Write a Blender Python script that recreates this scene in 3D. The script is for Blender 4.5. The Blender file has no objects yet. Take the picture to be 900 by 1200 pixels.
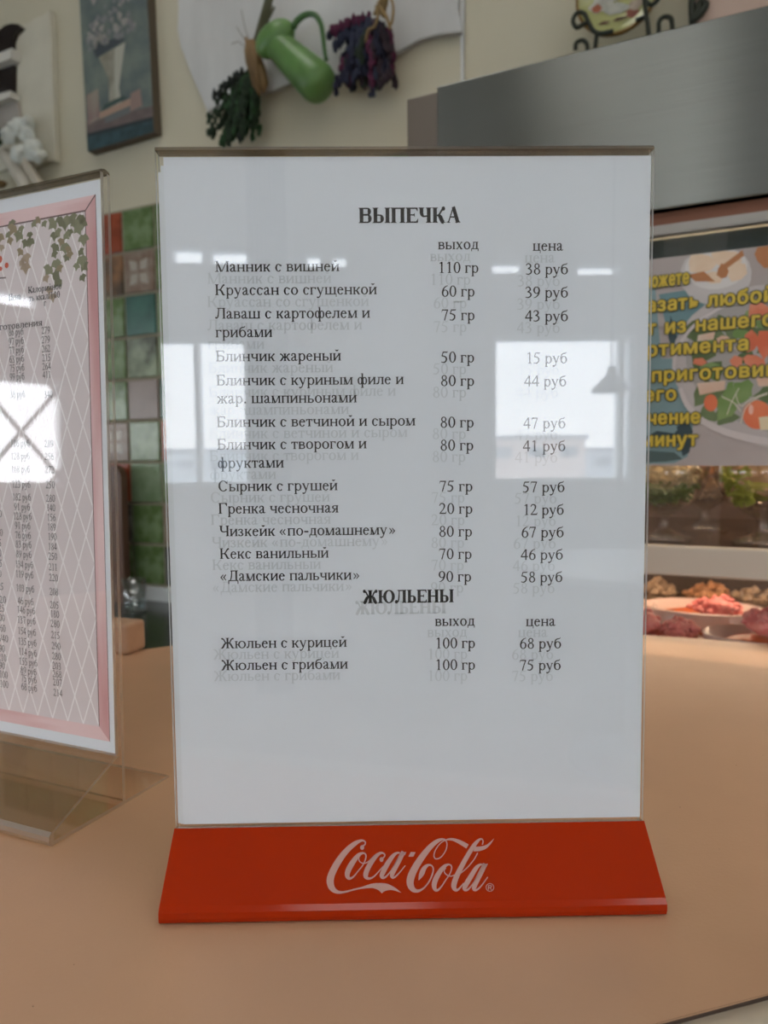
import bpy, bmesh, math, random
from mathutils import Vector, Matrix, noise
random.seed(7)
C = bpy.context.scene
COL = C.collection
PI = math.pi

# ------------------------------------------------------------------ camera, world, lights, exposure
F = 865.0                                   # focal length in pixels of the 900 x 1200 frame
CAM = Vector((-0.01534805, -0.32792573, 0.19515608))
PITCH, YAW, ROLL = 0.07418683, 0.01434123, -0.00917127
fw = Vector((math.sin(YAW)*math.cos(PITCH), math.cos(YAW)*math.cos(PITCH), -math.sin(PITCH)))
rt0 = Vector((math.cos(YAW), -math.sin(YAW), 0)); up0 = rt0.cross(fw)
rt = rt0*math.cos(ROLL) + up0*math.sin(ROLL); up = up0*math.cos(ROLL) - rt0*math.sin(ROLL)
cd = bpy.data.cameras.new('camera'); cam = bpy.data.objects.new('camera', cd); COL.objects.link(cam)
m = Matrix((rt, up, -fw)).transposed().to_4x4(); m.translation = CAM; cam.matrix_world = m
cd.sensor_fit = 'VERTICAL'; cd.sensor_height = 36.0; cd.lens = F/1200*36.0
cd.clip_start = 0.01; cd.clip_end = 400
cd.dof.use_dof = True; cd.dof.focus_distance = 0.344; cd.dof.aperture_fstop = 11.5
C.camera = cam

w = bpy.data.worlds.new('world'); C.world = w; w.use_nodes = True
nt = w.node_tree; nt.nodes.clear()
wo = nt.nodes.new('ShaderNodeOutputWorld'); bg = nt.nodes.new('ShaderNodeBackground')
tc = nt.nodes.new('ShaderNodeTexCoord'); sx = nt.nodes.new('ShaderNodeSeparateXYZ'); cr = nt.nodes.new('ShaderNodeValToRGB')
nt.links.new(tc.outputs['Generated'], sx.inputs[0]); nt.links.new(sx.outputs['Z'], cr.inputs[0]); nt.links.new(cr.outputs[0], bg.inputs[0])
cr.color_ramp.elements[0].position = 0.0; cr.color_ramp.elements[0].color = (0.93, 0.96, 1.0, 1)
cr.color_ramp.elements[1].position = 0.8; cr.color_ramp.elements[1].color = (0.74, 0.87, 1.0, 1)
bg.inputs[1].default_value = 3.7
nt.links.new(bg.outputs[0], wo.inputs[0])
C.view_settings.view_transform = 'Standard'; C.view_settings.look = 'None'
C.view_settings.gamma = 1; C.view_settings.use_curve_mapping = False
C.view_settings.exposure = 0.98
C.cycles.max_bounces = 10; C.cycles.diffuse_bounces = 5; C.cycles.transparent_max_bounces = 24
C.cycles.sample_clamp_indirect = 6.0; C.cycles.use_denoising = True

# room measures: counter top z = 0
FLOOR, CEIL = -0.95, 2.60
XL, XR, YB = -2.8, 2.75, -3.2
# window openings: (x0, x1, z0, z1) in the wall behind the camera, (y0, y1, z0, z1) in the left wall
WIN_REAR = [(-2.45, -1.55, 0.06, 0.765), (-1.36, -0.60, 0.06, 0.765), (0.555, 1.24, 0.065, 0.765), (1.34, 2.40, 0.065, 0.765),
            (-2.45, -1.55, 1.10, 1.18), (-0.95, -0.80, 1.105, 1.182), (-0.77, -0.59, 1.10, 1.172), (-0.555, -0.50, 1.095, 1.165),
            (-0.325, -0.245, 1.085, 1.152), (-0.205, -0.125, 1.083, 1.145), (0.55, 0.70, 1.05, 1.11), (0.955, 1.165, 1.04, 1.095), (1.34, 2.40, 1.02, 1.075)]
WIN_LEFT = [(-2.9, -1.30, 0.14, 0.57), (-0.79, 0.25, 0.14, 0.57), (0.45, 1.6, 0.14, 0.57),
            (-2.9, -1.30, 0.83, 0.89), (-0.69, -0.20, 0.83, 0.89), (0.45, 1.6, 0.83, 0.89)]
def portal(name, loc, rot, sx_, sy_):
    l = bpy.data.lights.new(name, 'AREA'); l.shape = 'RECTANGLE'; l.size = sx_; l.size_y = sy_; l.cycles.is_portal = True
    o = bpy.data.objects.new(name, l); COL.objects.link(o); o.location = loc; o.rotation_euler = rot
for (a, b, c, d) in WIN_REAR:
    if d-c > .3: portal('daylight_portal', ((a+b)/2, YB-0.06, (c+d)/2), (PI/2, 0, PI), b-a, d-c)
for (a, b, c, d) in WIN_LEFT:
    if d-c > .3: portal('daylight_portal', (XL-0.06, (a+b)/2, (c+d)/2), (PI/2, 0, PI/2+PI), b-a, d-c)
def lamp(name, loc, size, energy, col, rot=(0, 0, 0), sy_=None):
    l = bpy.data.lights.new(name, 'AREA'); l.size = size; l.energy = energy; l.color = col
    if sy_: l.shape = 'RECTANGLE'; l.size_y = sy_
    o = bpy.data.objects.new(name, l); COL.objects.link(o); o.location = loc; o.rotation_euler = rot
    return o

# ------------------------------------------------------------------ helpers
def mat(name, col, rough=0.6, metal=0.0, spec=0.5, noise_=0.0, nscale=40.0, bump=0.0, bscale=200.0, col2=None, coat=0.0, aniso=0.0, stretch=None, detail=4.0, emit=None):
    m = bpy.data.materials.new(name); m.use_nodes = True
    t = m.node_tree; p = t.nodes['Principled BSDF']
    p.inputs['Base Color'].default_value = (*col, 1); p.inputs['Roughness'].default_value = rough
    p.inputs['Metallic'].default_value = metal; p.inputs['Specular IOR Level'].default_value = spec
    p.inputs['Coat Weight'].default_value = coat; p.inputs['Coat Roughness'].default_value = 0.05
    p.inputs['Anisotropic'].default_value = aniso
    src = None
    if noise_ > 0 or col2 or bump > 0:
        tcn = t.nodes.new('ShaderNodeTexCoord'); src = tcn.outputs['Object']
        if stretch:
            mp = t.nodes.new('ShaderNodeMapping'); mp.inputs['Scale'].default_value = stretch
            t.links.new(src, mp.inputs[0]); src = mp.outputs[0]
    if noise_ > 0 or col2:
        n = t.nodes.new('ShaderNodeTexNoise'); n.inputs['Scale'].default_value = nscale; n.inputs['Detail'].default_value = detail
        t.links.new(src, n.inputs['Vector'])
        r = t.nodes.new('ShaderNodeValToRGB')
        c2 = col2 or tuple(max(0, c*(1-noise_)) for c in col)
        r.color_ramp.elements[0].position = 0.38; r.color_ramp.elements[1].position = 0.62
        r.color_ramp.elements[0].color = (*c2, 1); r.color_ramp.elements[1].color = (*col, 1)
        t.links.new(n.outputs['Fac'], r.inputs[0]); t.links.new(r.outputs[0], p.inputs['Base Color'])
    if bump > 0:
        n2 = t.nodes.new('ShaderNodeTexNoise'); n2.inputs['Scale'].default_value = bscale; n2.inputs['Detail'].default_value = 5
        b = t.nodes.new('ShaderNodeBump'); b.inputs['Strength'].default_value = bump; b.inputs['Distance'].default_value = 0.002
        t.links.new(src, n2.inputs['Vector']); t.links.new(n2.outputs['Fac'], b.inputs['Height']); t.links.new(b.outputs[0], p.inputs['Normal'])
    if emit:
        p.inputs['Emission Color'].default_value = (*emit[0], 1); p.inputs['Emission Strength'].default_value = emit[1]
    return m
def clear(name, tint=(1, 1, 1), ior=1.49, rough=0.0, extra=0.0):
    """thin clear plastic or glass: Fresnel reflection over straight transmission"""
    m = bpy.data.materials.new(name); m.use_nodes = True; t = m.node_tree; t.nodes.clear()
    o = t.nodes.new('ShaderNodeOutputMaterial'); mx = t.nodes.new('ShaderNodeMixShader')
    tr = t.nodes.new('ShaderNodeBsdfTransparent'); gl = t.nodes.new('ShaderNodeBsdfGlossy'); fr = t.nodes.new('ShaderNodeFresnel')
    ge = t.nodes.new('ShaderNodeNewGeometry'); mr = t.nodes.new('ShaderNodeMapRange')
    mr.inputs['To Min'].default_value = ior; mr.inputs['To Max'].default_value = 1/ior
    t.links.new(ge.outputs['Backfacing'], mr.inputs['Value']); t.links.new(mr.outputs[0], fr.inputs['IOR'])
    tr.inputs[0].default_value = (*tint, 1); gl.inputs['Roughness'].default_value = rough; gl.inputs['Color'].default_value = (1, 1, 1, 1)
    fac = fr.outputs[0]
    if extra:
        ad = t.nodes.new('ShaderNodeMath'); ad.operation = 'ADD'; ad.use_clamp = True; ad.inputs[1].default_value = extra
        t.links.new(fac, ad.inputs[0]); fac = ad.outputs[0]
    t.links.new(fac, mx.inputs[0]); t.links.new(tr.outputs[0], mx.inputs[1]); t.links.new(gl.outputs[0], mx.inputs[2]); t.links.new(mx.outputs[0], o.inputs[0])
    return m
def mesh(name, verts, faces, mt, parent=None, smooth=False, mats=None, fmi=None, fix=True):
    me = bpy.data.meshes.new(name); me.from_pydata([tuple(v) for v in verts], [], faces); me.update()
    if fix:
        bm = bmesh.new(); bm.from_mesh(me); bmesh.ops.recalc_face_normals(bm, faces=bm.faces); bm.to_mesh(me); bm.free()
    for x in (mats or [mt]): me.materials.append(x)
    if fmi: me.polygons.foreach_set('material_index', fmi)
    if smooth: me.polygons.foreach_set('use_smooth', [True]*len(me.polygons))
    o = bpy.data.objects.new(name, me); COL.objects.link(o)
    if parent: o.parent = parent
    return o
def tag(o, label=None, cat=None, group=None, kind=None):
    if label: o['label'] = label
    if cat: o['category'] = cat
    if group: o['group'] = group
    if kind: o['kind'] = kind
    return o
def thing(name, label, cat, loc=(0, 0, 0), rz=0.0, group=None):
    o = bpy.data.objects.new(name, None); COL.objects.link(o); o.location = loc; o.rotation_euler = (0, 0, rz); o.empty_display_size = .02
    return tag(o, label, cat, group)
class MB:
    def __init__(s): s.v = []; s.f = []
    def add(s, v, f):
        n = len(s.v); s.v += [Vector(x) for x in v]; s.f += [tuple(i+n for i in q) for q in f]; return s
    def box(s, x0, x1, y0, y1, z0, z1):
        return s.add([(x0,y0,z0),(x1,y0,z0),(x1,y1,z0),(x0,y1,z0),(x0,y0,z1),(x1,y0,z1),(x1,y1,z1),(x0,y1,z1)],
                     [(0,3,2,1),(4,5,6,7),(0,1,5,4),(1,2,6,5),(2,3,7,6),(3,0,4,7)])
    def bbox(s, x0, x1, y0, y1, z0, z1, b=.002, seg=2):
        bm = bmesh.new(); bmesh.ops.create_cube(bm, size=1)
        bmesh.ops.scale(bm, vec=(x1-x0, y1-y0, z1-z0), verts=bm.verts); bmesh.ops.translate(bm, vec=((x0+x1)/2, (y0+y1)/2, (z0+z1)/2), verts=bm.verts)
        bmesh.ops.bevel(bm, geom=bm.edges[:], offset=b, segments=seg, affect='EDGES', profile=.5)
        bm.verts.index_update(); s.add([v.co.copy() for v in bm.verts], [tuple(v.index for v in f.verts) for f in bm.faces]); bm.free(); return s
    def lathe(s, prof, n=32, M=None, close=False):
        v = []; f = []
        for (r, z) in prof:
            for k in range(n):
                a = 2*PI*k/n; v.append(Vector((r*math.cos(a), r*math.sin(a), z)))
        for i in range(len(prof)-1):
            for k in range(n):
                a, b = i*n+k, i*n+(k+1) % n; f.append((a, b, b+n, a+n))
        if close: f.append(tuple(range(n))[::-1]); f.append(tuple((len(prof)-1)*n+k for k in range(n)))
        if M: v = [M @ x for x in v]
        return s.add(v, f)
    def tube(s, pts, r, n=8, closed=False):
        pts = [Vector(p) for p in pts]; v = []; f = []; N = len(pts); prev = None
        for i, p in enumerate(pts):
            t = (pts[min(i+1, N-1)]-pts[max(i-1, 0)]); t = t.normalized() if t.length > 1e-9 else Vector((0, 0, 1))
            if prev is None: a = t.orthogonal().normalized()
            else:
                a = prev - t*prev.dot(t); a = a.normalized() if a.length > 1e-6 else t.orthogonal().normalized()
            prev = a; b = t.cross(a); rr = r[i] if isinstance(r, (list, tuple)) else r
            for k in range(n): v.append(p + (a*math.cos(2*PI*k/n)+b*math.sin(2*PI*k/n))*rr)
        for i in range(N-1):
            for k in range(n):
                q, w_ = i*n+k, i*n+(k+1) % n; f.append((q, w_, w_+n, q+n))
        f.append(tuple(range(n))[::-1]); f.append(tuple((N-1)*n+k for k in range(n)))
        return s.add(v, f)
    def blob(s, c, r, seed=0, amp=.25, n=2, fr=1.5, sc=(1, 1, 1)):
        bm = bmesh.new(); bmesh.ops.create_icosphere(bm, subdivisions=n, radius=1)
        for q in bm.verts:
            d = 1+amp*noise.noise(q.co*fr+Vector((seed*3.1, seed*1.7, seed)))*2
            q.co = Vector((q.co.x*sc[0], q.co.y*sc[1], q.co.z*sc[2]))*d*r + Vector(c)
        bm.verts.index_update(); s.add([q.co.copy() for q in bm.verts], [tuple(q.index for q in f.verts) for f in bm.faces]); bm.free(); return s
    def prism(s, poly, y0, y1, T=None):
        """extrude an (x, z) outline from y0 to y1"""
        n = len(poly); v = [Vector((p[0], y0, p[1])) for p in poly]+[Vector((p[0], y1, p[1])) for p in poly]
        f = [tuple(range(n)), tuple(range(2*n-1, n-1, -1))]+[(i, i+n, (i+1) % n+n, (i+1) % n) for i in range(n)]
        if T: v = [T @ x for x in v]
        return s.add(v, f)
    def build(s, name, mt, parent=None, smooth=False):
        return mesh(name, s.v, s.f, mt, parent, smooth)
def smooth_pts(P, k=5, closed=False):
    """Catmull-Rom through tuples of any length"""
    out = []; n = len(P); rng = range(n if closed else n-1)
    for i in rng:
        p0 = P[(i-1) % n] if (closed or i > 0) else P[i]; p1 = P[i]; p2 = P[(i+1) % n]; p3 = P[(i+2) % n] if (closed or i+2 < n) else P[i+1]
        for j in range(k):
            t = j/k
            out.append(tuple(.5*((2*b)+(-a+c)*t+(2*a-5*b+4*c-d)*t*t+(-a+3*b-3*c+d)*t**3) for a, b, c, d in zip(p0, p1, p2, p3)))
    if not closed: out.append(tuple(P[-1]))
    return out
def ray(px, py): return fw + rt*((px-450)/F) + up*((600-py)/F)
def on_plane(px, py, o, n):
    d = ray(px, py); return CAM + d*((o-CAM).dot(n)/d.dot(n))

# ------------------------------------------------------------------ a serif alphabet drawn with strokes and bars (units: 1000 per em)
class G:
    def __init__(g): g.p = []
    def R(g, x0, x1, y0, y1): g.p.append([(x0, y0), (x1, y0), (x1, y1), (x0, y1)])
    def P(g, *pts): g.p.append(list(pts))
    def S(g, pts, k=5, sm=True):
        P = smooth_pts(pts, k) if sm and len(pts) > 2 else pts
        L = []; Rr = []
        for i, (x, y, w_) in enumerate(P):
            a = P[max(i-1, 0)]; b = P[min(i+1, len(P)-1)]; dx, dy = b[0]-a[0], b[1]-a[1]; l = math.hypot(dx, dy) or 1
            nx, ny = -dy/l*w_/2, dx/l*w_/2; L.append((x+nx, y+ny)); Rr.append((x-nx, y-ny))
        for i in range(len(P)-1): g.p.append([L[i], L[i+1], Rr[i+1], Rr[i]][::-1])
    def O(g, cx, cy, rx, ry, wx, wy, n=28, tilt=0.0):
        o = []; i_ = []
        for k in range(n):
            a = 2*PI*k/n; o.append((cx+rx*math.cos(a), cy+ry*math.sin(a)))
            i_.append((cx+(rx-wx)*math.cos(a-tilt), cy+(ry-wy)*math.sin(a-tilt)))
        for k in range(n): g.p.append([o[k], o[(k+1) % n], i_[(k+1) % n], i_[k]])
    def arc(g, cx, cy, rx, ry, a0, a1, wx, wy, n=20):
        P = []
        for k in range(n+1):
            a = math.radians(a0+(a1-a0)*k/n); c2 = math.cos(a)**2
            P.append((cx+(rx-wx/2)*math.cos(a), cy+(ry-wy/2)*math.sin(a), wy+(wx-wy)*c2))
        g.S(P, sm=False)
    def ball(g, x, y, r): g.P(*[(x+r*math.cos(2*PI*k/12), y+r*math.sin(2*PI*k/12)) for k in range(12)])
    def foot(g, x, y, s, e=52, u=1, h=26):
        """bracketed serif; u=1 at the bottom, -1 at the top"""
        g.R(x-s/2-e, x+s/2+e, min(y, y+u*h), max(y, y+u*h))
        g.P((x-s/2-e*.6, y+u*h), (x+s/2+e*.6, y+u*h), (x+s/2, y+u*(h+34)), (x-s/2, y+u*(h+34)))
    def st(g, x, y0, y1, s, e=52, top=True, bot=True):
        g.R(x-s/2, x+s/2, y0, y1)
        if bot: g.foot(x, y0, s, e, 1)
        if top: g.foot(x, y1, s, e, -1)
    def bowl(g, x0, x1, y0, y1, s, h):
        r = (y1-y0)/2; rx = min((x1-x0)*.62, r*1.15); cx = x1-rx
        g.R(x0, cx+2, y1-h, y1); g.R(x0, cx+2, y0, y0+h); g.arc(cx, (y0+y1)/2, rx, r, 90, -90, s, h, 14)
def glyph(ch, W, s, h):
    g = G(); low = ch.islower(); H = 452 if low else 662; c = ch.upper() if (low and ch in 'мклгчджвыпюьнцсхшщтиойзя') else ch
    e = 46 if low else 54; L = s/2+e+14; Rr = W-L
    d = 92 if not low else 84
    if c == 'М':
        g.st(L, 0, H, h*1.15, e+s*.3); g.st(Rr+2, 0, H, s, e, top=True)
        g.S([(L-6, H, s), (W/2-h, 0, s)], sm=False); g.S([(W/2-h*.5, 8, h), (Rr-s*.25, H-10, h)], sm=False)
    elif c in 'НПИЙ':
        g.st(L, 0, H, s, e); g.st(Rr, 0, H, s, e)
        if c == 'Н': g.R(L, Rr, H*.5-h/2, H*.5+h/2)
        if c == 'П': g.R(L, Rr, H-h, H)
        if c in 'ИЙ': g.S([(L+s*.4, H*.16, h*1.3), (Rr-s*.4, H*.84, h*1.3)], sm=False)
        if c == 'Й':
            g.arc(W/2, H+205, 92, 92, 190, 350, h, h*1.7, 10); g.ball(W/2-84, H+200, 20); g.ball(W/2+84, H+200, 20)
    elif c in 'ЦШЩ':
        g.st(L, 0, H, s, e); g.st(Rr-(25 if c in 'ЦЩ' else 0), 0, H, s, e)
        if c in 'ШЩ': g.st((L+Rr-(25 if c == 'Щ' else 0))/2, 0, H, s, e)
        g.R(L, Rr, 0, h)
        if c in 'ЦЩ': g.P((Rr, h), (W-22, h), (W-22, -H*.30), (W-22-h, -H*.30), (W-55, 0), (Rr, 0))
    elif c == 'К':
        g.st(L, 0, H, s, e)
        g.S([(L+s*.3, H*.47, h), (W*.5, H*.52, h*1.3), (W*.66, H*.74, h*1.4), (W*.80, H*.93, h*1.6)], 4); g.ball(W*.83, H*.925, s*.5)
        g.S([(W*.44, H*.50, h*1.4), (W*.60, H*.38, s), (W*.74, H*.10, s), (W*.86, 10, s*.8)], 4); g.R(W*.78, W-6, 0, 26)
    elif c == 'Л':
        g.st(Rr, 0, H, s, e); g.R(W*.24, Rr, H-h, H); g.R(W*.17, W*.36, H-26, H)
        g.S([(W*.34, H-10, h*1.1), (W*.33, H*.6, h*1.4), (W*.27, H*.2, h*1.5), (W*.15, h*.5, h*1.1), (W*.09, H*.10, h)], 5); g.ball(W*.09, H*.09, s*.5)
    elif c == 'Г':
        g.st(L, 0, H, s, e); g.R(L, W-30, H-h, H); g.P((W-30-h*2.4, H), (W-26, H), (W-20, H*.70), (W-20-h*.7, H*.70))
    elif c == 'Т':
        g.st(W/2, 0, H, s, e, top=False); g.R(22, W-22, H-h, H)
        for q in (1, -1):
            x = W/2+q*(W/2-20); g.P((x, H), (x-q*h*2.2, H), (x-q*h*.6+q*4, H*.70), (x+q*6, H*.70))
    elif c == 'Ч':
        g.st(Rr, 0, H, s, e); g.R(L-s/2, L+s/2, H*.60, H); g.foot(L, H, s, e, -1)
        g.S([(L, H*.64, s), (L+s*.25, H*.50, s*.8), (W*.42, H*.42, h*1.3), (Rr, H*.47, h)], 5)
    elif c == 'Д':
        x1 = W-L-20; g.R(x1-s/2, x1+s/2, h, H); g.foot(x1, H, s, e, -1)
        g.R(W*.26, x1, H-h, H); g.S([(W*.36, H, h*1.1), (W*.34, H*.5, h*1.4), (W*.28, H*.2, h*1.3), (W*.20, h*.5, h)], 5)
        g.R(20, W-16, 0, h); g.P((20, h), (20+h, 0), (20+h*.7, -H*.28), (20, -H*.28)); g.P((W-16, h), (W-16, -H*.28), (W-16-h*.7, -H*.28), (W-16-h, 0))
        g.R(20, 20+h, -H*.28, h); g.R(W-16-h, W-16, -H*.28, h)
    elif c == 'Ж':
        g.st(W/2, 0, H, s, e)
        for q in (1, -1):
            X = lambda t: W/2+q*t*W
            g.S([(X(.02), H*.5, h*1.1), (X(.15), H*.56, h*1.4), (X(.25), H*.80, h*1.5), (X(.36), H*.93, h*1.4)], 4); g.ball(X(.385), H*.92, s*.48)
            g.S([(X(.10), H*.50, h*1.3), (X(.22), H*.38, s*.95), (X(.33), H*.10, s*.95), (X(.42), 10, s*.7)], 4)
            a, b = sorted((X(.35), X(.49))); g.R(a, b, 0, 26)
    elif c == 'З':
        g.arc(W*.42, H*.755, W*.36, H*.26, 150, -88, s*.9, h, 16); g.arc(W*.42, H*.26, W*.44, H*.275, 88, -150, s, h, 16); g.ball(W*.14, H*.84, s*.48); g.ball(W*.13, H*.15, s*.5)
        g.R(W*.28, W*.5, H*.50, H*.50+h)
    elif c == 'В':
        g.st(L, 0, H, s, e*.9); g.bowl(L, W-62, H*.5, H, s*.95, h); g.bowl(L, W-30, 0, H*.5+h*.8, s, h)
    elif c == 'Б':
        g.st(L, 0, H, s, e); g.R(L, W-60, H-h, H); g.P((W-60-h*2, H), (W-56, H), (W-50, H*.74), (W-75, H*.74)); g.bowl(L, W-32, 0, H*.56, s, h)
    elif c in 'ЬЫ':
        x1 = W-30 if c == 'Ь' else W*.64
        g.st(L, 0, H, s, e); g.bowl(L, x1, 0, H*.56, s, h)
        if c == 'Ы': g.st(W-L+4, 0, H, s, e)
    elif c == 'Ю':
        g.st(L, 0, H, s, e); rx = W*.335; g.R(L, W-28-2*rx+10, H*.5-h/2, H*.5+h/2); g.O(W-28-rx, H/2, rx, H/2+12, s+8, h)
    elif c == 'Я':
        g.st(Rr, 0, H, s, e); g.R(W*.46, Rr, H-h, H); g.arc(W*.44, H*.73, W*.36, H*.27, 90, 270, s, h, 12); g.R(W*.40, Rr, H*.46, H*.46+h)
        g.S([(W*.50, H*.47, h*1.4), (W*.36, H*.22, s*.85), (W*.16, 14, s*.8)], 4); g.R(8, W*.28, 0, 26)
    elif c == 'С':
        rx = W/2-26; g.arc(W/2+6, H/2, rx, H/2+14, 42, 322, s+12, h, 24); g.ball(W*.84, H*.80, s*.5)
        if not low: g.P((W*.86, H+6), (W*.90, H+6), (W*.90, H*.66), (W*.865, H*.66))
    elif c == 'О': g.O(W/2, H/2, W/2-28, H/2+13, s+8, h)
    elif c == 'Х':
        g.S([(W*.22, H, s), (W*.78, 0, s)], sm=False); g.S([(W*.78, H, h), (W*.22, 0, h)], sm=False)
        for x, y, u in ((.2, H, -1), (.8, H, -1), (.2, 0, 1), (.8, 0, 1)): g.foot(W*x, y, s*.6, e*.8, u)
    elif c == 'Е':
        g.st(L, 0, H, s, e); g.R(L, W-40, H-h, H); g.R(L, W-30, 0, h); g.R(L, W*.68, H*.52-h/2, H*.52+h/2)
        g.P((W-40-h*2, H), (W-36, H), (W-30, H*.76), (W-52, H*.76)); g.P((W-30-h*2, 0), (W-22, 0), (W-8, H*.26), (W-32, H*.26)); g.P((W*.68-h, H*.52), (W*.72, H*.66), (W*.72, H*.38))
    elif c == 'А':
        g.S([(W*.5, 690, s*.9), (W*.80, 0, s)], sm=False); g.S([(W*.5, 680, h), (W*.17, 0, h)], sm=False); g.R(W*.28, W*.68, 215, 215+h)
        g.foot(W*.80, 0, s, e*.8); g.foot(W*.17, 0, h, e*1.1)
    elif c == 'а':
        g.S([(74, 345, s*.8), (92, 412, h*1.1), (165, 446, h), (250, 425, s*.8), (285, 350, s), (285, 120, s), (302, 45, s*.8), (352, 24, h*1.1), (432, 70, h*.7)], 4)
        g.ball(82, 345, s*.45); g.S([(275, 278, h), (150, 205, s*.6), (76, 120, s), (98, 42, s*.75), (170, 22, h*1.3), (235, 52, h), (285, 100, h)], 4)
    elif c == 'б':
        g.O(254, 218, 222, 230, s+6, h); g.S([(68, 230, s), (72, 370, s*.85), (120, 520, s*.8), (230, 590, s*.7), (360, 612, s*.6), (420, 690, h*.6)], 5)
    elif c == 'е':
        g.arc(W/2, 220, W/2-26, 236, 8, 326, s+6, h, 24); g.R(60, W-40, 255, 255+h)
    elif c == 'р':
        g.st(112, -217, 440, s, e, top=False); g.P((112-s/2, 452), (112+s/2, 470), (112+s/2, 410), (22, 425), (22, 440))
        g.arc(270, 225, 205, 236, 140, -140, s+6, h, 20)
    elif c == 'у':
        g.S([(85, 445, s), (262, 25, s*.95)], sm=False); g.S([(412, 445, h), (262, 25, h), (195, -120, h*1.2), (110, -185, h*1.3), (60, -170, h)], 5); g.ball(70, -165, s*.5)
        g.foot(88, 450, s*.8, e*.95, -1); g.foot(405, 450, h, e*.95, -1)
    elif c == 'ф':
        g.st(W/2, -217, 683, s, e, top=False); g.P((W/2-s/2, 683), (W/2+s/2, 683), (W/2+s/2, 640), (W/2-s/2-50, 655), (W/2-s/2-50, 670))
        g.O(W*.29, 225, W*.25, 236, s, h); g.O(W*.71, 225, W*.25, 236, s, h)
    elif c == '0': g.O(250, 331, 222, 345, s+10, h)
    elif c == '1': g.st(262, 0, 676, s, 70, top=False); g.P((262-s/2, 676), (262+s/2, 676), (262+s/2, 600), (262-s/2, 590), (110, 560), (110, 585))
    elif c == '2':
        g.S([(38, 505, h), (85, 610, s*.7), (200, 655, s*.7), (320, 590, s*.95), (340, 470, s), (270, 300, s*.7), (60, 50, h)], 5); g.R(30, 445, 0, 74); g.P((445, 0), (475, 150), (440, 150), (410, 60))
    elif c == '3':
        g.S([(62, 540, h), (120, 635, s*.6), (230, 650, s*.7), (325, 570, s*.95), (320, 450, s*.9), (160, 350, h)], 5)
        g.S([(160, 358, h), (300, 320, s*.8), (385, 210, s), (350, 85, s*.9), (220, 14, h*1.3), (90, 25, s*.6), (50, 45, s*.7)], 5)
    elif c == '4': g.R(295, 295+s, 0, 676); g.R(14, 472, 165, 165+s*.85); g.S([(330, 672, h*1.2), (30, 210, h*1.2)], sm=False)
    elif c == '5':
        g.R(165, 420, 600, 668); g.P((420, 600), (395, 600), (425, 690), (450, 690)); g.S([(165, 660, h*1.2), (75, 400, h*1.2)], sm=False)
        g.S([(75, 405, h*1.4), (200, 392, s*.8), (345, 300, s), (350, 140, s), (240, 25, h*1.5), (110, 20, s*.6), (45, 45, s*.8)], 5)
    elif c == '6': g.O(256, 208, 214, 222, s+6, h); g.S([(440, 668, h*.6), (300, 625, s*.6), (150, 470, s*.95), (75, 230, s)], 5)
    elif c == '9': g.O(244, 456, 214, 222, s+6, h); g.S([(60, -8, h*.6), (200, 40, s*.6), (350, 195, s*.95), (425, 440, s)], 5)
    elif c == '7': g.R(60, 440, 598, 668); g.P((22, 500), (44, 500), (95, 668), (60, 668)); g.S([(415, 640, s*.7), (300, 320, s*.75), (210, -8, s*.8)], 4)
    elif c == '8': g.O(248, 510, 168, 166, s*.85, h, tilt=-.25); g.O(250, 178, 204, 192, s, h, tilt=-.25)
    elif c == '.': g.ball(125, 42, s*.62)
    elif c == '-': g.R(36, 300, 190, 190+h*1.8)
    elif c == '/': g.S([(10, -14, h*1.4), (268, 676, h*1.4)], sm=False)
    elif c in '«»':
        q = 1 if c == '«' else -1; X = lambda t: 250+q*(t-250)
        for o in (0, 170): g.S([(X(210+o), 400, h), (X(60+o), 225, h*1.7), (X(210+o), 50, h)], sm=False)
    return g.p
ADV = dict(zip('АБВГДЕЖЗИЙКЛМНОПРСТУФХЦЧШЩЫЬЮЯ', (722,574,667,578,682,611,896,501,722,722,667,678,889,722,722,722,556,667,611,708,790,722,722,650,1008,1009,873,574,1029,667)))
ADV.update(zip('абвгдежзийклмнопрстуфхцчшщыьэюя', (444,508,472,410,509,444,690,395,535,535,486,499,633,535,500,535,500,444,437,500,647,500,534,503,770,771,672,456,430,747,460)))
ADV.update({k: 500 for k in '0123456789«»'}); ADV.update({' ': 250, '-': 333, '.': 250, '/': 278})
_gc = {}
def text_polys(txt, bold=False):
    """polygons of a line of text in em units / 1000, starting at x = 0"""
    out = []; x = 0
    for ch in txt:
        W = ADV.get(ch, 500)*(1.07 if bold and ch != ' ' else 1)
        if ch != ' ':
            if (ch, bold) not in _gc:
                lw = ch.islower() or ch in '«».-/'
                s, h = ((188, 60) if not lw else (126, 54)) if bold else ((112, 54) if not lw else (96, 52))
                if ch.isdigit(): s, h = (126, 56) if bold else (92, 50)
                _gc[(ch, bold)] = glyph(ch, W, s, h)
            out += [[(a+x, b) for a, b in p] for p in _gc[(ch, bold)]]
        x += W
    return out, x
def lay_text(name, runs, O, U, V, mt, parent, N, off):
    """runs: (text, x, y, width, em height, bold) in the sheet's own metres; one mesh"""
    v = []; f = []
    for (txt, x, y, wd, em, bold) in runs:
        P, W = text_polys(txt, bold); sx_ = wd/W; sy_ = em/1000
        for p in P:
            n = len(v); v += [O + U*(x+a*sx_) + V*(y+b*sy_) + N*off for a, b in p]; f.append(tuple(range(n, n+len(p))))
    return mesh(name, v, f, mt, parent, fix=False)
def flat_poly(name, polys, O, U, V, N, off, mt, parent):
    v = []; f = []
    for p in polys:
        n = len(v); v += [O+U*a+V*b+N*off for a, b in p]; f.append(tuple(range(n, n+len(p))))
    return mesh(name, v, f, mt, parent, fix=False)

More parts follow.
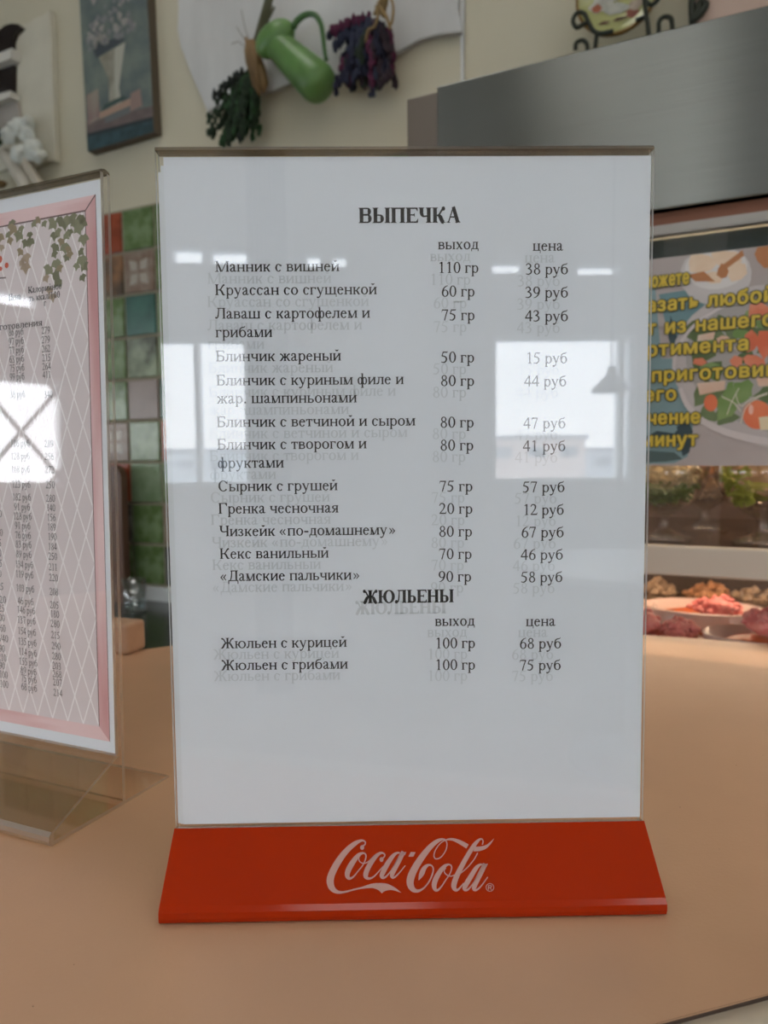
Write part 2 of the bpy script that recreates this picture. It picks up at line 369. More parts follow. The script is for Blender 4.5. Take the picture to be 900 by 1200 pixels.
# ------------------------------------------------------------------ materials
M = dict(
    wall=mat('cream wall paint', (.56, .52, .39), .8, noise_=.05, nscale=3, bump=.15, bscale=300),
    rearwall=mat('grey beige wall paint', (.50, .48, .45), .8, noise_=.05, nscale=3),
    ceil=mat('off white ceiling', (.80, .80, .78), .9, noise_=.04),
    floor=mat('brown floor tile', (.36, .29, .23), .45, noise_=.3, nscale=4),
    frame=mat('white window plastic', (.75, .77, .78), .35),
    wglass=clear('window glass'),
    acrylic=clear('clear acrylic'),
    edge=clear('acrylic cut edge', (.62, .56, .48), extra=.12, rough=.12),
    base=clear('clear acrylic foot', (.95, .93, .88), extra=.025, rough=.02),
    edge2=clear('light acrylic edge', (.88, .83, .74), extra=.30, rough=.30),
    paper=mat('white office paper', (.75, .805, .86), .75, noise_=.02, nscale=15, bump=.03, bscale=60),
    paper2=mat('rear paper sheet', (.71, .76, .80), .75),
    ink=mat('black toner', (.012, .013, .016), .6),
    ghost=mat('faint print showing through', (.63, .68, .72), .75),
    red=mat('glossy red plastic', (.36, .022, .001), .12, spec=.22),
    logo=mat('white printed logo', (.50, .29, .25), .4, spec=.2),
    top=mat('peach laminate', (.56, .33, .195), .42, noise_=.07, nscale=9, bump=.05, bscale=500),
    band=mat('beige edging', (.52, .45, .35), .45, noise_=.06),
    gap=mat('dark seam', (.05, .03, .02), .8),
    body=mat('grey beige counter body', (.45, .42, .36), .6),
    speck=mat('crumbs', (.20, .12, .07), .8),
)
# ------------------------------------------------------------------ the setting
def wall_holes(name, axis, pos, thick, u0, u1, z0, z1, holes, mt):
    us = sorted({u0, u1, *[h[0] for h in holes], *[h[1] for h in holes]}); zs = sorted({z0, z1, *[h[2] for h in holes], *[h[3] for h in holes]})
    b = MB()
    for i in range(len(us)-1):
        run = None
        for j in range(len(zs)-1):
            um, zm = (us[i]+us[i+1])/2, (zs[j]+zs[j+1])/2
            solid = not any(h[0] < um < h[1] and h[2] < zm < h[3] for h in holes)
            if solid: run = [run[0] if run else zs[j], zs[j+1]]
            if run and (not solid or j == len(zs)-2):
                if axis == 'y': b.box(us[i], us[i+1], pos-thick, pos, run[0], run[1])
                else: b.box(pos-thick, pos, us[i], us[i+1], run[0], run[1])
                run = None
    return tag(b.build(name, mt), kind='structure')
A_ = math.radians(27.0)                        # the back wall and the display case stand turned by this angle
RX = Vector((math.cos(A_), -math.sin(A_), 0)); RD = Vector((math.sin(A_), math.cos(A_), 0)); UP = Vector((0, 0, 1))
DW = 1.241                                     # distance of the back wall along RD
DC = 0.541                                     # front of the display case
def RW(s, d, z): return RX*s+RD*d+UP*z
def rp(px, py, d):
    P = on_plane(px, py, RD*d, RD); return P.dot(RX), P.z
tag(MB().box(-3.1, 3.1, -3.5, 3.4, FLOOR-.1, FLOOR).build('floor', M['floor']), kind='structure')
tag(MB().box(-3.1, 3.1, -3.5, 3.4, CEIL, CEIL+.1).build('ceiling', M['ceil']), kind='structure')
wall_holes('wall_rear', 'y', YB, .12, XL-.12, XR+.12, FLOOR, CEIL, WIN_REAR, M['rearwall'])
wall_holes('wall_left', 'x', XL, .12, YB, 2.95, FLOOR, CEIL, WIN_LEFT, M['rearwall'])
tag(MB().box(XR, XR+.12, YB, .3, FLOOR, CEIL).build('wall_right', M['rearwall']), kind='structure')
wb = MB().box(-4.05, 2.75, 0, .12, FLOOR, CEIL).build('wall_back', M['wall']); wb.location = RW(0, DW, 0); wb.rotation_euler = (0, 0, -A_); tag(wb, kind='structure')
k = 0
for side, L_ in (('rear', WIN_REAR), ('left', WIN_LEFT)):
    for (a, b, c, d) in L_:
        k += 1; root = thing('window_%d' % k, None, None, (0, 0, 0)); root['kind'] = 'structure'
        fr = MB(); t = .022 if d-c > .3 else .008
        rects = [(a, a+t, c, d), (b-t, b, c, d), (a+t, b-t, c, c+t), (a+t, b-t, d-t, d)]
        if side == 'rear' and d-c > .3: rects.append((b-.075, b-.045, c+t, d-t)) if a > 0 else rects.append((b-.26, b-.235, c+t, d-t))
        for (u0, u1, z0, z1) in rects:
            if side == 'rear': fr.box(u0, u1, YB-.09, YB-.03, z0, z1)
            else: fr.box(XL-.09, XL-.03, u0, u1, z0, z1)
        fr.build('window_frame', M['frame'], root)
        gl = MB()
        if side == 'rear': gl.box(a+t, b-t, YB-.065, YB-.06, c+t, d-t)
        else: gl.box(XL-.065, XL-.06, a+t, b-t, c+t, d-t)
        gl.build('window_pane', M['wglass'], root)
        if side == 'left' and d-c > .3:
            la = MB(); st_ = .26; n = int((b-a)/st_)+3
            for q in range(-3, n):
                for sgn in (1, -1):
                    u0 = a+q*st_; u1 = u0+(d-c)*.8
                    if sgn < 0: u0, u1 = u1, u0
                    z0, z1 = c, d; dz = (z1-z0)/(u1-u0)
                    lo, hi = (a, b); p0, p1 = (u0, z0), (u1, z1)
                    def cl(p, q2): return (min(max(p[0], lo), hi), p[1]+(min(max(p[0], lo), hi)-p[0])*dz) if not lo <= p[0] <= hi else p
                    if max(u0, u1) < lo+.02 or min(u0, u1) > hi-.02: continue
                    p0, p1 = cl(p0, 0), cl(p1, 0)
                    la.tube([(XL-.02, p0[0], p0[1]), (XL-.02, p1[0], p1[1])], .009, 6)
            la.build('lattice_grille', mat('painted grille', (.45, .52, .50), .5), root)

# outside: pale ground and a far skyline
tag(MB().box(-150, 150, -300, -8, -12.2, -12).build('ground', mat('snowy ground', (.62, .65, .68), .9)), kind='structure')
for i, (x0, x1, y, h, col, lab) in enumerate([(14, 26, -95, 2.2, (.68, .55, .50), 'pale pink low building on the skyline outside the right window'),
        (31, 44, -110, .8, (.55, .58, .62), 'grey low building on the skyline beside the pale pink one'),
        (-34, -16, -100, 1.0, (.56, .58, .60), 'grey block on the skyline outside the left-hand rear window'),
        (46, 80, -130, 1.0, (.50, .53, .56), 'long grey building at the end of the skyline')]):
    bt = thing('building', lab, 'building', ((x0+x1)/2, y, -12)); wd = (x1-x0)/2
    MB().box(-wd, wd, -5, 5, 0, 12+h).build('building_wall', mat('facade', col, .8), bt)
    MB().box(-wd-.3, wd+.3, -5.3, 5.3, 12+h, 12.5+h).build('roof', mat('roof', (.35, .35, .37), .8), bt)
    wn = mat('dark panes', (.2, .22, .25), .2)
    for q in range(int(wd*2/4)):
        MB().box(-wd+1+q*4, -wd+3+q*4, 5, 5.05, 12+h-2.2, 12+h-.9).build('building_window', wn, bt)

# ------------------------------------------------------------------ counter
near = [(-.95, -.40), (-.60, -.282), (-.30, -.196), (0.0, -.113), (.077, -.0905), (.1257, -.0768), (.25, -.043), (.45, .008), (.62, .035), (.78, .055)]
far = [(.82, .10), (.845, .15), RW(.65, DC, 0).to_tuple()[:2], RW(.30, DC, 0).to_tuple()[:2], RW(.07, DC-.001, 0).to_tuple()[:2], (.20, .497), (.08, .515), (-.06, .505), (-.16, .468), (-.229, .436), (-.274, .411), (-.40, .33), (-.62, .17), (-.95, -.08)]
far = [(.82, .10), (.845, .15), RW(.62, DC, 0).to_tuple()[:2], RW(.40, DC, 0).to_tuple()[:2], RW(.10, DC, 0).to_tuple()[:2], (.16, .50), (.08, .515), (-.06, .505), (-.16, .468), (-.229, .436), (-.274, .411), (-.40, .33), (-.62, .17), (-.95, -.08)]
ct = thing('serving_counter', 'peach laminate counter top with curved beige edge under the menu holders', 'counter', (0, 0, FLOOR))
def slab(name, outline, z0, z1, mt, parent):
    n = len(outline); v = [Vector((x, y, z0)) for x, y in outline]+[Vector((x, y, z1)) for x, y in outline]
    f = [tuple(range(n))[::-1], tuple(range(n, 2*n))]+[(i, (i+1) % n, (i+1) % n+n, i+n) for i in range(n)]
    return mesh(name, v, f, mt, parent)
Z0 = -FLOOR
outl = near+far
slab('counter_top', outl, Z0-.03, Z0, M['top'], ct)
cx, cy = .0, .12
slab('counter_body', [(cx+(x-cx)*.9, cy+(y-cy)*.86) for x, y in outl], 0, Z0-.03, M['body'], ct)
def sweep(name, path, prof, mt, parent, smooth=True):
    """prof: (outward, z) points carried along the near edge"""
    P = smooth_pts(path, 6); v = []; f = []; n = len(prof)
    for i, p in enumerate(P):
        a, b = P[max(i-1, 0)], P[min(i+1, len(P)-1)]; t = Vector((b[0]-a[0], b[1]-a[1])).normalized(); o = Vector((t.y, -t.x))
        v += [Vector((p[0]+o.x*q[0], p[1]+o.y*q[0], q[1])) for q in prof]
    for i in range(len(P)-1):
        for k in range(n-1): f.append((i*n+k, i*n+k+1, (i+1)*n+k+1, (i+1)*n+k))
    return mesh(name, v, f, mt, parent, smooth)
sweep('edge_band', near, [(.0014, Z0-.03), (.0014, Z0-.0006), (.009, Z0-.0004), (.012, Z0-.0014), (.014, Z0-.004), (.030, Z0-.0065), (.040, Z0-.011), (.044, Z0-.02), (.044, Z0-.05)], M['band'], ct)
sweep('seam', near, [(-.0004, Z0+.00005), (.0016, Z0-.0012)], M['gap'], ct)
sp = MB(); rnd = random.Random(3)
for i in range(60):
    x = rnd.uniform(-.35, .35); y = rnd.uniform(-.09, .38)
    if y < -.09+.27*x+.005: continue
    if abs(x) < .115 and -.04 < y < .06: continue
    r = rnd.uniform(.00015, .0004); z = Z0+.0001
    sp.add([(x-r, y, z), (x, y-r*.8, z), (x+r*1.1, y, z), (x, y+r, z), (x, y, z+r*.5)], [(0, 1, 4), (1, 2, 4), (2, 3, 4), (3, 0, 4)])
tag(sp.build('crumbs', M['speck'], ct), kind='stuff')

# ------------------------------------------------------------------ acrylic menu holders
def holder(root, W, zp, yf, yb, H, red):
    """local frame: x right, y back, z up; the sheet plane is y = 0; W width, zp slit height, yf / yb reach of the foot"""
    h = W/2; T = .0022
    # front and rear panes with a folded top
    def pane(name, y0, y1, z0, z1):
        b = MB().box(-h, h, y0, y1, z0, z1); return mesh(name, b.v, b.f, None, root, mats=[M['acrylic'], M['edge'], M['edge2']], fmi=[1, 1, 0, 2, 0, 2])
    pane('front_pane', -.0012-T, -.0012, zp, H)
    pane('rear_pane', .0014, .0014+T, 0.0022, H)
    prof = [(-.0012-T, H), (-.0012-T*.8, H+T*.6), (-.0004, H+T*.95), (.0006, H+T*.95), (.0014+T*.8, H+T*.6), (.0014+T, H), (.0014, H), (-.0012, H)]
    n = len(prof); v = [(-h, y, z) for y, z in prof]+[(h, y, z) for y, z in prof]
    f = [tuple(range(n))[::-1], tuple(range(n, 2*n))]+[(i, (i+1) % n, (i+1) % n+n, i+n) for i in range(n)]
    mesh('folded_top', v, f, M['edge'], root)
    # foot plate lying on the counter
    b = MB().box(-h, h, -yf+.002, yb, 0, T); mesh('foot_plate', b.v, b.f, None, root, mats=[M['base'], M['edge2']], fmi=[0, 0, 1, 1, 1, 1])
    # sloping front plate with rounded lip
    y0 = -.0012-T
    prof = [(y0, zp), (-yf-.0003, .0075), (-yf-.0019, .0055), (-yf-.0021, .003), (-yf-.0015, .001), (-yf, 0.0003), (-yf+.003, 0.0003), (-yf+.003, T), (-yf+.0008, T+.0008), (-yf+.0012, .0065), (y0+.0022, zp-.0008)]
    n = len(prof); ww = h+.0006
    v = [(-ww, y, z) for y, z in prof]+[(ww, y, z) for y, z in prof]
    f = [tuple(range(n))[::-1], tuple(range(n, 2*n))]+[(i, (i+1) % n, (i+1) % n+n, i+n) for i in range(n)]
    if red:
        o = mesh('sloping_front_plate', v, f, M['red'], root); root['plate'] = o.name; tag(o, 'glossy red sloping front plate with white script lettering')
    else: mesh('sloping_front_plate', v, f, None, root, mats=[M['base'], M['edge2']], fmi=[1, 1]+[0]+[1]*3+[0]*(n-4))
X_ = Vector((1, 0, 0)); Y_ = Vector((0, 1, 0))
ZP, YF, HH = .0281, .0290, .3258
h1 = thing('menu_holder', 'clear acrylic table menu holder with a red sloping base, in sharp focus', 'menu holder')
holder(h1, .2130, ZP, YF, .045, HH, True)

# main sheet: text placed by its own metres (x from the middle, z above the counter)
MAIN = [('ВЫПЕЧКА',420,540,261.5,27,1),('выход',513,561,292.3,19,0),('цена',624,660,294,19,0),
 ('Манник с вишней',252,398,318.6,19.2,0),('110 гр',513,561,320,19.2,0),('38 руб',615.5,666,321.7,19.2,0),
 ('Круассан со сгущенкой',252,442,346,19.2,0),('60 гр',517,556.5,347.7,19.2,0),('39 руб',615,666,349,19.2,0),
 ('Лаваш с картофелем и',252,434,373.6,19.2,0),('75 гр',517,556.5,375.5,19.2,0),('43 руб',615,666,376.7,19.2,0),('грибами',252.5,319.5,395.4,19.2,0),
 ('Блинчик жареный',253,400,423.6,19.2,0),('50 гр',516.5,556,425,19.2,0),('15 руб',616,665,426,19.2,0),
 ('Блинчик с куриным филе и',253.5,473.5,451.8,19,0),('80 гр',516,556,452.4,19,0),('44 руб',614,664,453,19,0),('жар. шампиньонами',254,418.5,472.9,19,0),
 ('Блинчик с ветчиной и сыром',254,487,500.6,19,0),('80 гр',515.5,555.5,501.2,19,0),('47 руб',613,663,502.2,19,0),
 ('Блинчик с творогом и',254.5,430,527,19,0),('80 гр',515.5,555,528,19,0),('41 руб',612.5,663,529,19,0),('фруктами',255,333,548.6,19,0),
 ('Сырник с грушей',255.5,396,575.8,18.8,0),('75 гр',514.5,554,576,18.8,0),('57 руб',612,662,577,18.8,0),
 ('Гренка чесночная',256,397,602,18.8,0),('20 гр',514.5,554,602.3,18.8,0),('12 руб',612.5,661,603.6,18.8,0),
 ('Чизкейк «по-домашнему»',257,463.5,628.5,18.8,0),('80 гр',514,553.5,629,18.8,0),('67 руб',610.5,661,630,18.8,0),
 ('Кекс ванильный',257.5,385.5,654.8,18.6,0),('70 гр',514,553,655.3,18.6,0),('46 руб',610,660,656.2,18.6,0),
 ('«Дамские пальчики»',258,421.5,681,18.6,0),('90 гр',513.5,552.5,681.8,18.6,0),('58 руб',610,659.5,682.5,18.6,0),
 ('ЖЮЛЬЕНЫ',425,532,707,23,1),('выход',509.5,556.5,733.6,18.4,0),('цена',616,651,733.8,18.4,0),
 ('Жюльен с курицей',258.6,406.7,759.8,18.5,0),('100 гр',509.5,557,759.8,18.5,0),('68 руб',608.5,658,760.2,18.5,0),
 ('Жюльен с грибами',259,408,785.4,18.4,0),('100 гр',509.5,557,785.2,18.4,0),('75 руб',608.5,657.5,785.6,18.4,0)]
def sheet(name, lab, x0, x1, z0, z1, y, mt, grp=None):
    b = MB().box(x0, x1, y, y+.00012, z0, z1); o = b.build(name, mt); return tag(o, lab, 'paper sheet', grp)
SG = 'sheets in the red-based holder'
ms = sheet('menu_sheet', 'white printed price list sheet inside the red-based holder, front of the stack', -.1036, .1060, ZP+.0006, .3238, -.0008, M['paper'], SG)
sheet('menu_sheet', 'middle paper sheet behind the price list, peeking out at its left edge', -.1050, .1036, ZP+.0006, .3205, -.0003, M['paper2'], SG)
sheet('menu_sheet', 'rearmost paper sheet in the red-based holder, showing as the outermost left sliver', -.1063, .1020, ZP+.0006, .3180, .0003, M['paper2'], SG)
nmain = Vector((0, -1, 0)); OM = Vector((0, -.0008, 0))
def runs_on(L, O, U, V, N):
    R_ = []
    for (t, x0, x1, yb, em, b) in L:
        P = on_plane(x0, yb, O, N)-O; Q = on_plane(x1, yb, O, N)-O
        a = (on_plane((x0+x1)/2, yb, O, N)-on_plane((x0+x1)/2, yb-em, O, N)).length
        R_.append((t, P.dot(U), P.dot(V), Q.dot(U)-P.dot(U), a, b))
    return R_
R_ = runs_on(MAIN, OM, X_, UP, nmain)
for r in R_: lay_text('printed_text', [r], OM, X_, UP, M['ink'], ms, nmain, .00012)
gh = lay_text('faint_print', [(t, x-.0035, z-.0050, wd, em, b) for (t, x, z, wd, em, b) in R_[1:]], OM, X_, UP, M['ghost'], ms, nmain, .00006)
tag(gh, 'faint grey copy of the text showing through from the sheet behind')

# script lettering on the red plate: strokes drawn on the plate's own slope
pA = Vector((0, -.0012-.0022, ZP)); pB = Vector((0, -YF-.0003, .0075)); PV = (pA-pB).normalized(); PN = X_.cross(PV).normalized()
def plate_pt(px, py): P = on_plane(px, py, pA, PN)-pA; return P.dot(X_), P.dot(PV)
def ZA(x, y): return 375+x/8.182, 975+y/8.182
def ZB(x, y): return 475+x/8.182, 975+y/8.182
g = G(); LG = []
def stroke(Zf, pts, k=6):
    q = G(); q.S(pts, k); LG.extend([[plate_pt(*Zf(a, b)) for a, b in p] for p in q.p])
def pol(Zf, pts): LG.append([plate_pt(*Zf(a, b)) for a, b in pts])
def ball(Zf, x, y, r, ry=None): pol(Zf, [(x+r*math.cos(2*PI*k/16), y+(ry or r)*math.sin(2*PI*k/16)) for k in range(16)])
ball(ZA, 404, 150, 19, 23)
stroke(ZA, [(408,135,18),(430,122,12),(434,98,13),(415,84,16),(385,86,26),(330,115,44),(250,185,54),(175,285,62),(120,385,66),(98,460,68),(108,525,60),(145,566,42),(195,580,24),(255,572,17),(330,552,15),(410,535,16)])
g2 = smooth_pts([(400,528),(440,510),(500,496),(570,490),(630,496),(690,518),(735,545),(780,584)], 5)+smooth_pts([(780,584),(720,560),(665,556),(625,566),(592,590)], 4)+smooth_pts([(592,590),(570,566),(530,545),(470,538),(400,545)], 4)
for i in range(1): pass
def ribbon(Zf, up_, lo_):
    n = max(len(up_), len(lo_))
    def rs(P):
        L = [0]
        for a, b in zip(P, P[1:]): L.append(L[-1]+math.dist(a, b))
        o = []
        for i in range(n):
            t = L[-1]*i/(n-1); j = max(k for k in range(len(L)) if L[k] <= t+1e-9); j = min(j, len(P)-2); u = (t-L[j])/((L[j+1]-L[j]) or 1)
            o.append((P[j][0]+(P[j+1][0]-P[j][0])*u, P[j][1]+(P[j+1][1]-P[j][1])*u))
        return o
    A, B = rs(up_), rs(lo_)
    for i in range(n-1): pol(Zf, [A[i], A[i+1], B[i+1], B[i]][::-1])
ribbon(ZA, smooth_pts([(400,528),(500,496),(592,491)], 6), smooth_pts([(400,545),(500,538),(560,558),(592,590)], 6))
ribbon(ZA, smooth_pts([(592,491),(650,500),(720,535),(780,584)], 6), smooth_pts([(592,590),(622,567),(690,557),(780,584)], 6))
stroke(ZA, [(430,206,14),(405,204,20),(370,222,36),(325,275,48),(282,345,52),(262,400,48),(268,436,36),(290,446,24),(325,425,14),(370,370,11),(410,320,11),(435,265,12),(441,228,13),(430,206,14)])
stroke(ZA, [(385,225,10),(372,250,10),(378,280,10),(402,298,10),(432,300,10),(470,280,11),(510,240,10),(545,212,10)])
ball(ZA, 590, 265, 19, 23)
stroke(ZA, [(596,255,16),(615,240,12),(621,220,13),(605,204,16),(575,205,26),(530,240,40),(480,310,46),(447,375,48),(438,420,44),(450,442,30),(480,446,20),(520,425,12),(570,372,10),(605,330,8)])
stroke(ZA, [(765,202,14),(738,202,20),(700,230,36),(650,300,46),(612,370,48),(593,415,42),(600,438,28),(625,434,18),(660,400,12),(710,325,10),(760,235,9)])
stroke(ZA, [(800,190,40),(765,260,45),(720,345,46),(692,405,42),(692,434,26),(715,434,17),(755,398,12),(818,322,9)])
pol(ZA, [(771,196),(828,194),(814,222),(770,222)])
pol(ZB, [(52,193),(98,194),(77,237),(30,237)])
stroke(ZB, [(385,80,10),(399,112,10),(392,165,10),(365,215,10),(330,250,11),(292,258,11),(275,235,11),(282,190,10),(310,140,9),(345,102,9),(385,78,10)])
stroke(ZB, [(384,74,12),(350,72,22),(300,92,38),(235,148,50),(160,240,60),(90,350,66),(52,440,70),(48,505,64),(75,552,48),(120,566,28),(175,540,15),(225,480,14),(258,410,14),(268,355,13),(250,322,14),(215,320,24),(180,350,42),(155,405,46),(128,462,6)])
stroke(ZB, [(382,80,10),(415,72,18),(460,74,26),(510,92,36),(560,118,42),(596,140,44)])
stroke(ZB, [(430,315,13),(405,314,20),(370,335,36),(325,390,46),(288,460,50),(276,515,46),(286,552,32),(310,558,22),(345,525,13),(385,465,11),(425,405,11),(443,355,12),(442,330,13),(430,315,13)])
stroke(ZB, [(388,345,10),(372,372,10),(382,398,10),(408,418,10),(440,424,10),(475,412,10)])
stroke(ZB, [(738,122,12),(745,92,11),(735,70,12),(708,75,22),(665,120,38),(610,205,42),(545,320,46),(490,430,50),(465,510,50),(475,550,36),(500,556,22),(530,528,13),(560,490,9)])
stroke(ZB, [(694,200,10),(660,262,10),(610,325,10),(565,368,10),(530,396,9)])
ribbon(ZB, smooth_pts([(668,142),(720,140),(775,125),(815,95),(852,62)], 5), smooth_pts([(652,186),(705,184),(765,165),(815,120),(852,62)], 5))
stroke(ZB, [(745,318,12),(718,314,20),(680,345,38),(632,420,46),(590,490,48),(568,535,42),(576,556,28),(600,552,18),(635,515,12),(685,440,10),(735,355,9)])
stroke(ZB, [(765,305,40),(735,370,46),(690,460,46),(660,530,42),(664,555,28),(690,552,17),(730,515,12),(790,432,9)])
pol(ZB, [(736,308),(792,305),(776,338),(736,338)])
q = G(); q.O(811, 532, 40, 40, 7, 7, 30); LG.extend([[plate_pt(*ZB(a, b)) for a, b in p] for p in q.p])
stroke(ZB, [(797,512,8),(797,554,8)], 1); stroke(ZB, [(797,514,7),(818,514,7),(826,522,7),(818,532,7),(797,532,7)], 3); stroke(ZB, [(812,532,7),(826,554,8)], 1)
flat_poly('script_lettering', LG, pA, X_, PV, PN, .00012, M['logo'], bpy.data.objects[h1['plate']])

# ------------------------------------------------------------------ second holder, turned, with the decorated menu
a2 = .4294; RT2 = Vector((math.cos(a2), -math.sin(a2), 0)); N2 = Vector((-math.sin(a2), -math.cos(a2), 0))
B2 = Vector((-.1616, .0785, 0)); W2 = .2280
O2 = B2 - RT2*(.2235/2)
W2_ = 0
h2 = thing('menu_holder', 'all clear acrylic menu holder with colourless base, turned away at the left of the counter', 'menu holder', O2, -a2)
ZP2, HP2 = .0303, .315
LEAN = .0147; h2.rotation_euler = (-LEAN, 0, -a2)
UL = UP*math.cos(LEAN)-N2*math.sin(LEAN); NP = N2*math.cos(LEAN)+UP*math.sin(LEAN)
holder(h2, W2, ZP2, .0481, .0403, ZP2+HP2+.003, False)
PX = mat('pink painted wood print', (.80, .60, .61), .6, col2=(.62, .32, .33), nscale=60, stretch=(1, 1, .12), noise_=.3)
PX2 = mat('pink painted wood print along the grain', (.80, .60, .61), .6, col2=(.64, .33, .34), nscale=60, stretch=(.12, 1, 1), noise_=.3)
PBG = mat('pale mauve print', (.74, .68, .695), .7, noise_=.06, nscale=20)
WL = mat('white lattice print', (.92, .90, .91), .7)
LF = [mat('ivy print %d' % i, c, .7) for i, c in enumerate([(.17, .18, .10), (.24, .25, .15), (.30, .24, .14), (.42, .33, .24)])]
ln = mat('dark print line', (.16, .10, .10), .7); RD_ = mat('red berry print', (.60, .10, .05), .7)
b = MB().box(-.2235/2-.0005, .2235/2, -.0008, -.0006, ZP2, ZP2+HP2)
s2 = b.build('menu_sheet', M['paper'], h2); s2.parent = None; s2.location = O2; s2.rotation_euler = (-LEAN, 0, -a2)
tag(s2, 'menu sheet with pink wooden frame and ivy print in the left holder', 'paper sheet')
LO = Vector((0, -.0008, 0))                     # local frame of the sheet
def l2(px, py):
    P = on_plane(px, py, O2+NP*.0008, NP)-O2; return P.dot(RT2), P.dot(UL)
XW = -.2235/2
# frame corners in the sheet's metres (outer and inner), read off the print
oR, oT = l2(112, 228); _, oB = l2(128, 869); iR, iT = l2(100, 247); _, iB = l2(114, 851)
oL = XW+(.2235/2-oR); iL = oL+(oR-iR)
NL = Vector((0, -1, 0))
flat_poly('print_ground', [[(iL, iB), (iR, iB), (iR, iT), (iL, iT)]], LO, X_, UP, NL, .00004, PBG, s2)
for nm, poly, mt in (('pink_board', [(oL, oT), (iL, iT), (iR, iT), (oR, oT)], PX2), ('pink_board', [(oL, oB), (oR, oB), (iR, iB), (iL, iB)], PX2),
                     ('pink_board', [(iR, iB), (oR, oB), (oR, oT), (iR, iT)], PX), ('pink_board', [(oL, oB), (iL, iB), (iL, iT), (oL, oT)], PX)):
    flat_poly(nm, [poly], LO, X_, UP, NL, .00005, mt, s2)
def strip(x0, y0, x1, y1, w_):
    d = Vector((x1-x0, y1-y0)); d.normalize(); n_ = Vector((-d.y, d.x))*w_/2
    return [(x0+n_.x, y0+n_.y), (x0-n_.x, y0-n_.y), (x1-n_.x, y1-n_.y), (x1+n_.x, y1+n_.y)]
LL = []; dx = .0120; dh = .031
def clipseg(x0, y0, x1, y1):
    for lim, sg in ((iL, 1), (iR, -1)):
        if (x0-lim)*sg < 0 and (x1-lim)*sg < 0: return None
        if (x0-lim)*sg < 0: t = (lim-x0)/(x1-x0); x0, y0 = lim, y0+(y1-y0)*t
        if (x1-lim)*sg < 0: t = (lim-x0)/(x1-x0); x1, y1 = lim, y0+(y1-y0)*t
    return x0, y0, x1, y1
hh = iT-iB; run = hh/dh*dx/1.0
for i in range(-60, 80):
    for sg in (1, -1):
        x0 = iR-.012-i*dx; q = clipseg(x0, iB, x0+sg*run, iT)
        if q and abs(q[3]-q[1]) > .004: LL.append(strip(*q, .0008))
flat_poly('white_lattice', LL, LO, X_, UP, NL, .00007, WL, s2)
flat_poly('print_line', [strip(iR, iB, iR, iT, .0006), strip(iL, iT, iR, iT, .0009), strip(iR, iT, oR, oT, .0008), strip(oR, oB, oR, oT, .0004)], LO, X_, UP, NL, .00009, ln, s2)
rnd = random.Random(11)
def ivy(px, py, r, rot, mi):
    x, y = l2(px, py); base = [(0, 1.05), (.30, .55), (.50, .32), (1.0, .20), (.72, -.30), (.35, -.62), (.08, -.50), (-.08, -.50), (-.35, -.62), (-.72, -.30), (-1.0, .20), (-.50, .32), (-.30, .55)]
    c_, s_ = math.cos(rot), math.sin(rot)
    return [(x+r*(a*c_+b_*s_)*1.0, y+r*(-a*s_+b_*c_)) for a, b_ in base]
spots = [(62,262,1),(70,258,0),(76,262,0),(80,258,1),(68,272,1),(64,276,0),(78,276,1),(72,283,2),(82,272,0),(76,290,1),(65,290,0),(80,292,2),(64,298,0),(78,302,0),(82,298,2),(66,309,1),(70,314,2),(57,316,1),(54,326,3),(66,321,0),(68,330,0),(52,262,1),
         (97,262,0),(98,280,1),(95,295,0),(96,305,1),(90,312,1),(99,312,0),(97,325,0),(92,268,1),(25,268,1),(15,268,2),(35,275,0),(22,276,1),(10,275,1),(30,285,0),(24,295,2),(31,302,3),(26,307,3),(12,282,2),(40,262,1),(0,278,2),(2,290,3),(58,340,3),(62,348,3),(45,258,2),(30,313,3),(85,256,1),(95,256,0),(36,283,0),(88,262,1),(14,262,0)]
for mi in range(4):
    flat_poly('ivy_leaves', [ivy(x, y, rnd.uniform(.0026, .0044), rnd.uniform(2.3, 4.0), m_) for x, y, m_ in spots if m_ == mi], LO, X_, UP, NL, .00011+.00001*mi, LF[mi], s2)
for i in range(14):                              # the print goes on to the left, beyond the frame of the photograph
    pass
flat_poly('berry', [[(l2(px, py)[0]+r*math.cos(k), l2(px, py)[1]+r*math.sin(k)) for k in (0, .9, 1.8, 2.7, 3.6, 4.5, 5.4)] for px, py, r in ((0, 304, .0022), (8, 311, .0017), (1, 315, .0014))], LO, X_, UP, NL, .00012, RD_, s2)
flat_poly('print_line', [strip(*l2(-20, 327), *l2(7, 325.5), .0008)], LO, X_, UP, NL, .0001, ln, s2)
SM = [('Калорийнос',33,72.5,338.5,11.6,1),('ть ккал/100',34,71,348.5,11.6,1),('г',51.5,54.5,358.6,11.6,1),('Цена',10.5,25,351.5,11.6,1),('холодного приготовления',-62,50,381.5,11.6,0)]
